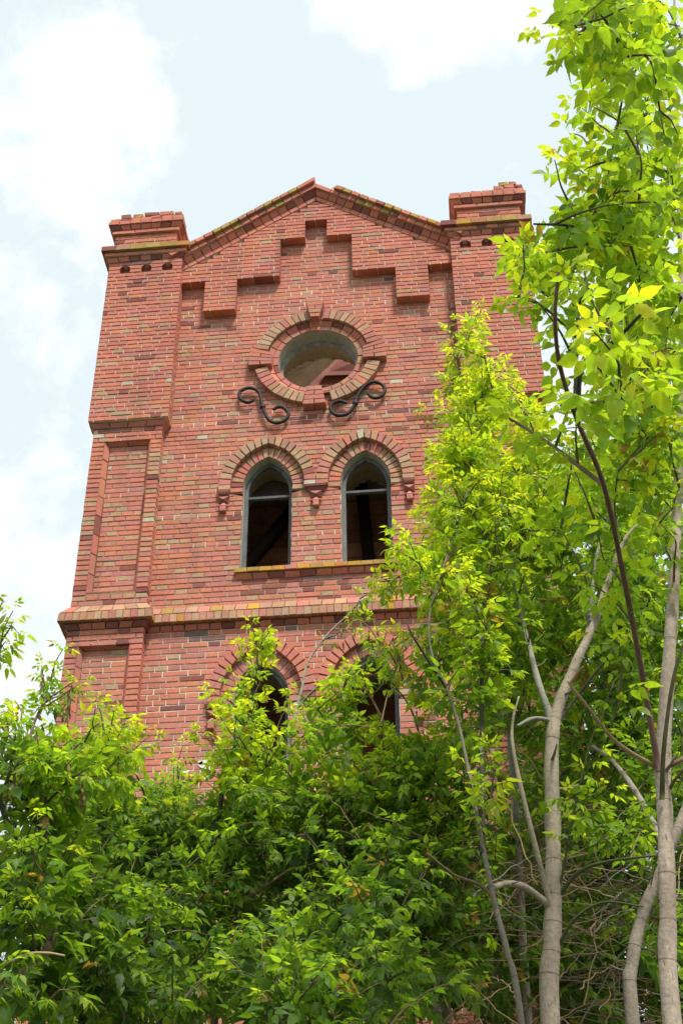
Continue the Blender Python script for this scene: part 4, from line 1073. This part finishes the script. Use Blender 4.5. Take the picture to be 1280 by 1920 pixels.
C(40, 1610, -6.1, 70, 70, .5, 14, .25, .3, seeds=.3); C(5, 1200, -6.6, 28, 60, .2, 4, .2, .6, 'narrow', .6, twl=.3); C(100, 1250, -6.3, 40, 25, .2, 2, .16, .6, 'narrow', .5, 0, .25); C(80, 1320, -6.2, 50, 30, .2, 4, .17, .5, 'narrow', .5, 1, .25)
C(60, 1700, -6.2, 90, 90, .5, 20, .25, .25); C(60, 1850, -6.4, 90, 60, .4, 12, .25, .25)
t.done()

# 9 bushy regrowth along the foot of the tower, leaf colours darkened to imitate canopy shade
def bush(label, stems, clusters, base):
    t = Maple(label, base, 'bushy maple regrowth at the foot of the tower', 'maple_bush', 'bush')
    for i, (pts, r0, r1, c) in enumerate(stems): t.limb(pts, (r0, r1), c, 'trunk' if i == 0 else 'limb', i == 0)
    for c in clusters: t.cluster(*c[:6], c[6], *c[7:])
    return t.done()
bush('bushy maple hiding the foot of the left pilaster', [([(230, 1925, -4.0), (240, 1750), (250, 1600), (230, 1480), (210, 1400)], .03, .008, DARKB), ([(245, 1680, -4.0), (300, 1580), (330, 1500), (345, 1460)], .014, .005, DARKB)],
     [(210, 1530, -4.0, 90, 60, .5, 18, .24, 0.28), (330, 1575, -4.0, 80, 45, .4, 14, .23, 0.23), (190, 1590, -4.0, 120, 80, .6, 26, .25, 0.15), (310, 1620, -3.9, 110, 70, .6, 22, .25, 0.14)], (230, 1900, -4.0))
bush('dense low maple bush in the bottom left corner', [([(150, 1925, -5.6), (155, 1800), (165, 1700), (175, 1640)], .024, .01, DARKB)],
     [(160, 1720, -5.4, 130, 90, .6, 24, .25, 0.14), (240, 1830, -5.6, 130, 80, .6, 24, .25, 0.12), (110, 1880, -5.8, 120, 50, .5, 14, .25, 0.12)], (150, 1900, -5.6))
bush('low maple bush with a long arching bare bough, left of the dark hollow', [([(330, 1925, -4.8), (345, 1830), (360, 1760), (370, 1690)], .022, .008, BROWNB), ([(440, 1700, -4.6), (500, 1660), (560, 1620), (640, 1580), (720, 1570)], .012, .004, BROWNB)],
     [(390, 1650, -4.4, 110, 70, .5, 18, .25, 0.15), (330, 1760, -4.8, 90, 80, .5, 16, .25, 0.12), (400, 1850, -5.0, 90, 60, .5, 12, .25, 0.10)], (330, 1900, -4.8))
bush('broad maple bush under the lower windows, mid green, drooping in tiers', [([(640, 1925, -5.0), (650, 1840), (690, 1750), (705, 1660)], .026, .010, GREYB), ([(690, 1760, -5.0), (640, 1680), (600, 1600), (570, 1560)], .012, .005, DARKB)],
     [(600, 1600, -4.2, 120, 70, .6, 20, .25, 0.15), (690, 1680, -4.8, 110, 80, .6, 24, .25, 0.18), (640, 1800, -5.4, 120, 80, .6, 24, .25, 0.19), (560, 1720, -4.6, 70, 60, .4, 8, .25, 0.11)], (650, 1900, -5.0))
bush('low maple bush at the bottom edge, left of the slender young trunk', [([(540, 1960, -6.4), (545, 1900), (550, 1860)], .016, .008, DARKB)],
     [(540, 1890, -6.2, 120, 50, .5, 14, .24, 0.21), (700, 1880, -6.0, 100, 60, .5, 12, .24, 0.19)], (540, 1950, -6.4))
bush('shaded maple bush between the slender young trunk and the forked trunk', [([(820, 1925, -4.0), (825, 1780), (835, 1650), (850, 1560)], .028, .01, GREYB), ([(800, 1850, -4.4), (840, 1770), (880, 1700), (900, 1640)], .028, .018, GREYB)],
     [(840, 1570, -4.0, 110, 80, .6, 22, .25, 0.17), (810, 1690, -4.4, 100, 80, .6, 20, .25, 0.15), (790, 1830, -5.0, 100, 80, .5, 14, .25, 0.14), (930, 1640, -3.4, 90, 100, .5, 16, .25, 0.11), (960, 1790, -3.4, 110, 90, .5, 14, .25, 0.09)], (820, 1900, -4.0))

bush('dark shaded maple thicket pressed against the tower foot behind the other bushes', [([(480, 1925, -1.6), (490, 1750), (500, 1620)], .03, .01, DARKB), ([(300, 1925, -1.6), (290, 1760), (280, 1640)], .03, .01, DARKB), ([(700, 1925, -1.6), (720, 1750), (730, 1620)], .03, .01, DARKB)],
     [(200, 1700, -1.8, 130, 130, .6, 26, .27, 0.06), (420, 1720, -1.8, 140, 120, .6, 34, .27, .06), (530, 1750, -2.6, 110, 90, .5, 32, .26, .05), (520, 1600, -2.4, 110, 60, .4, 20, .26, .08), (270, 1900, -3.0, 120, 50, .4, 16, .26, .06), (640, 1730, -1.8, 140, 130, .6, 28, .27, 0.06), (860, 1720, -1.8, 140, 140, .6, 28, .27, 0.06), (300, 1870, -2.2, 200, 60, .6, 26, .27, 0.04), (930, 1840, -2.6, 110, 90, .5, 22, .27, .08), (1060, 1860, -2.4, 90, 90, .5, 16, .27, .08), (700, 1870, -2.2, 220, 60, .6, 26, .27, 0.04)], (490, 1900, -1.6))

t = Maple('young upright maple shoots sprouting between the left pilaster and the bright green sapling', (300, 1800, -3.6), None, 'maple_sapling')
t.limb([(300, 1925, -3.6), (302, 1760), (310, 1620), (325, 1520), (338, 1440)], (.018, .004), DARKB, 'trunk', True)
t.cluster(335, 1475, -3.6, 30, 40, .2, 5, .22, .55, 'narrow', .6, twl=.35); t.cluster(300, 1560, -3.6, 50, 50, .3, 8, .23, .35, 'narrow', .5); t.cluster(240, 1400, -5.0, 30, 40, .2, 5, .2, .8, 'narrow', .5, twl=.35)
t.done()

# 10 trees standing behind, right of the tower
def backtree(label, x, Y, clusters):
    t = Maple(label, (x, 1900, Y), 'maples behind the tower on the right')
    t.limb([(x, 1960, Y), (x + 6, 1750), (x - 4, 1500), (x + 4, 1300), (x, 1100), (x + 5, 950)], (.10, .02), DARKB, 'trunk', True)
    for c in clusters: t.cluster(*c, maxlen=4)
    return t.done()
backtree('dark green maple filling the gap right of the tower, behind the forked trunk', 1130, -1.6, [(1120, 1000, -1.6, 150, 130, 1.2, 44, .30, .3), (1140, 1230, -1.6, 150, 140, 1.2, 54, .30, .16), (1110, 1470, -1.6, 170, 140, 1.2, 60, .30, .1), (1100, 1720, -1.6, 190, 150, 1.2, 60, .30, .06)])
backtree('maple behind the right foreground trunk, mid green and further back', 1290, -1.0, [(1250, 1000, -1.0, 90, 160, 1.2, 30, .30, .35), (1250, 1300, -1.0, 90, 160, 1.2, 30, .30, .2), (1240, 1560, -1.0, 90, 160, 1.2, 34, .30, .12), (1250, 1780, -1.4, 90, 140, 1.0, 40, .30, .08), (1230, 1880, -1.0, 110, 60, .8, 34, .30, .06), (1150, 1500, -.8, 120, 160, .8, 34, .30, .08), (1040, 1800, -1.8, 90, 120, 1.0, 24, .30, .1), (1230, 800, -1.5, 80, 100, .8, 12, .28, .5)])

# dry undergrowth: tangle of dead stems and suckers low on the right
dg = MB()
for _ in range(210):
    px, py, Y = random.uniform(690, 1290), random.uniform(1560, 1960), random.uniform(-4.8, -2.6)
    if py < 1650 and px < 850: continue
    p0 = at(px, py, Y); L = random.uniform(.3, 1.3)
    d = Vector((random.gauss(0, 1), random.gauss(0, .5), random.uniform(-.2, 1.1))).normalized()
    b = Vector((random.gauss(0, .35), random.gauss(0, .3), random.uniform(-.55, .15)))
    p, r = smooth_path([p0, p0 + d * L * .33 + b * L * .1, p0 + d * L * .66 + b * L * .4, p0 + d * L + b * L * .9], [random.uniform(.003, .006), .0034, .0026, .0012], 5)
    p = [q + Vector((random.gauss(0, .006), random.gauss(0, .006), random.gauss(0, .006))) for q in p]
    for _k in range(random.randrange(0, 4)):
        i0 = random.randrange(3, len(p) - 2); dd = ((p[i0 + 1] - p[i0]).normalized() + Vector((random.gauss(0, .6), random.gauss(0, .6), random.gauss(0, .5)))).normalized(); l2 = L * random.uniform(.15, .4)
        dg.tube([p[i0], p[i0] + dd * l2 * .5, p[i0] + dd * l2 + Vector((0, 0, -.04))], [r[i0] * .7, r[i0] * .5, .0008], 4, jit(BROWNB, .2), cap=False)
    dg.tube(p, r, 5, jit(random.choice((TANB, BROWNB, BROWNB, GREYB, (.25, .15, .09))), .2), cap=False)
do = dg.build('dry_undergrowth', M_TWIG); do['kind'] = 'stuff'; do['label'] = 'tangle of dry brown stems under the trees at the lower right'; do['category'] = 'undergrowth'
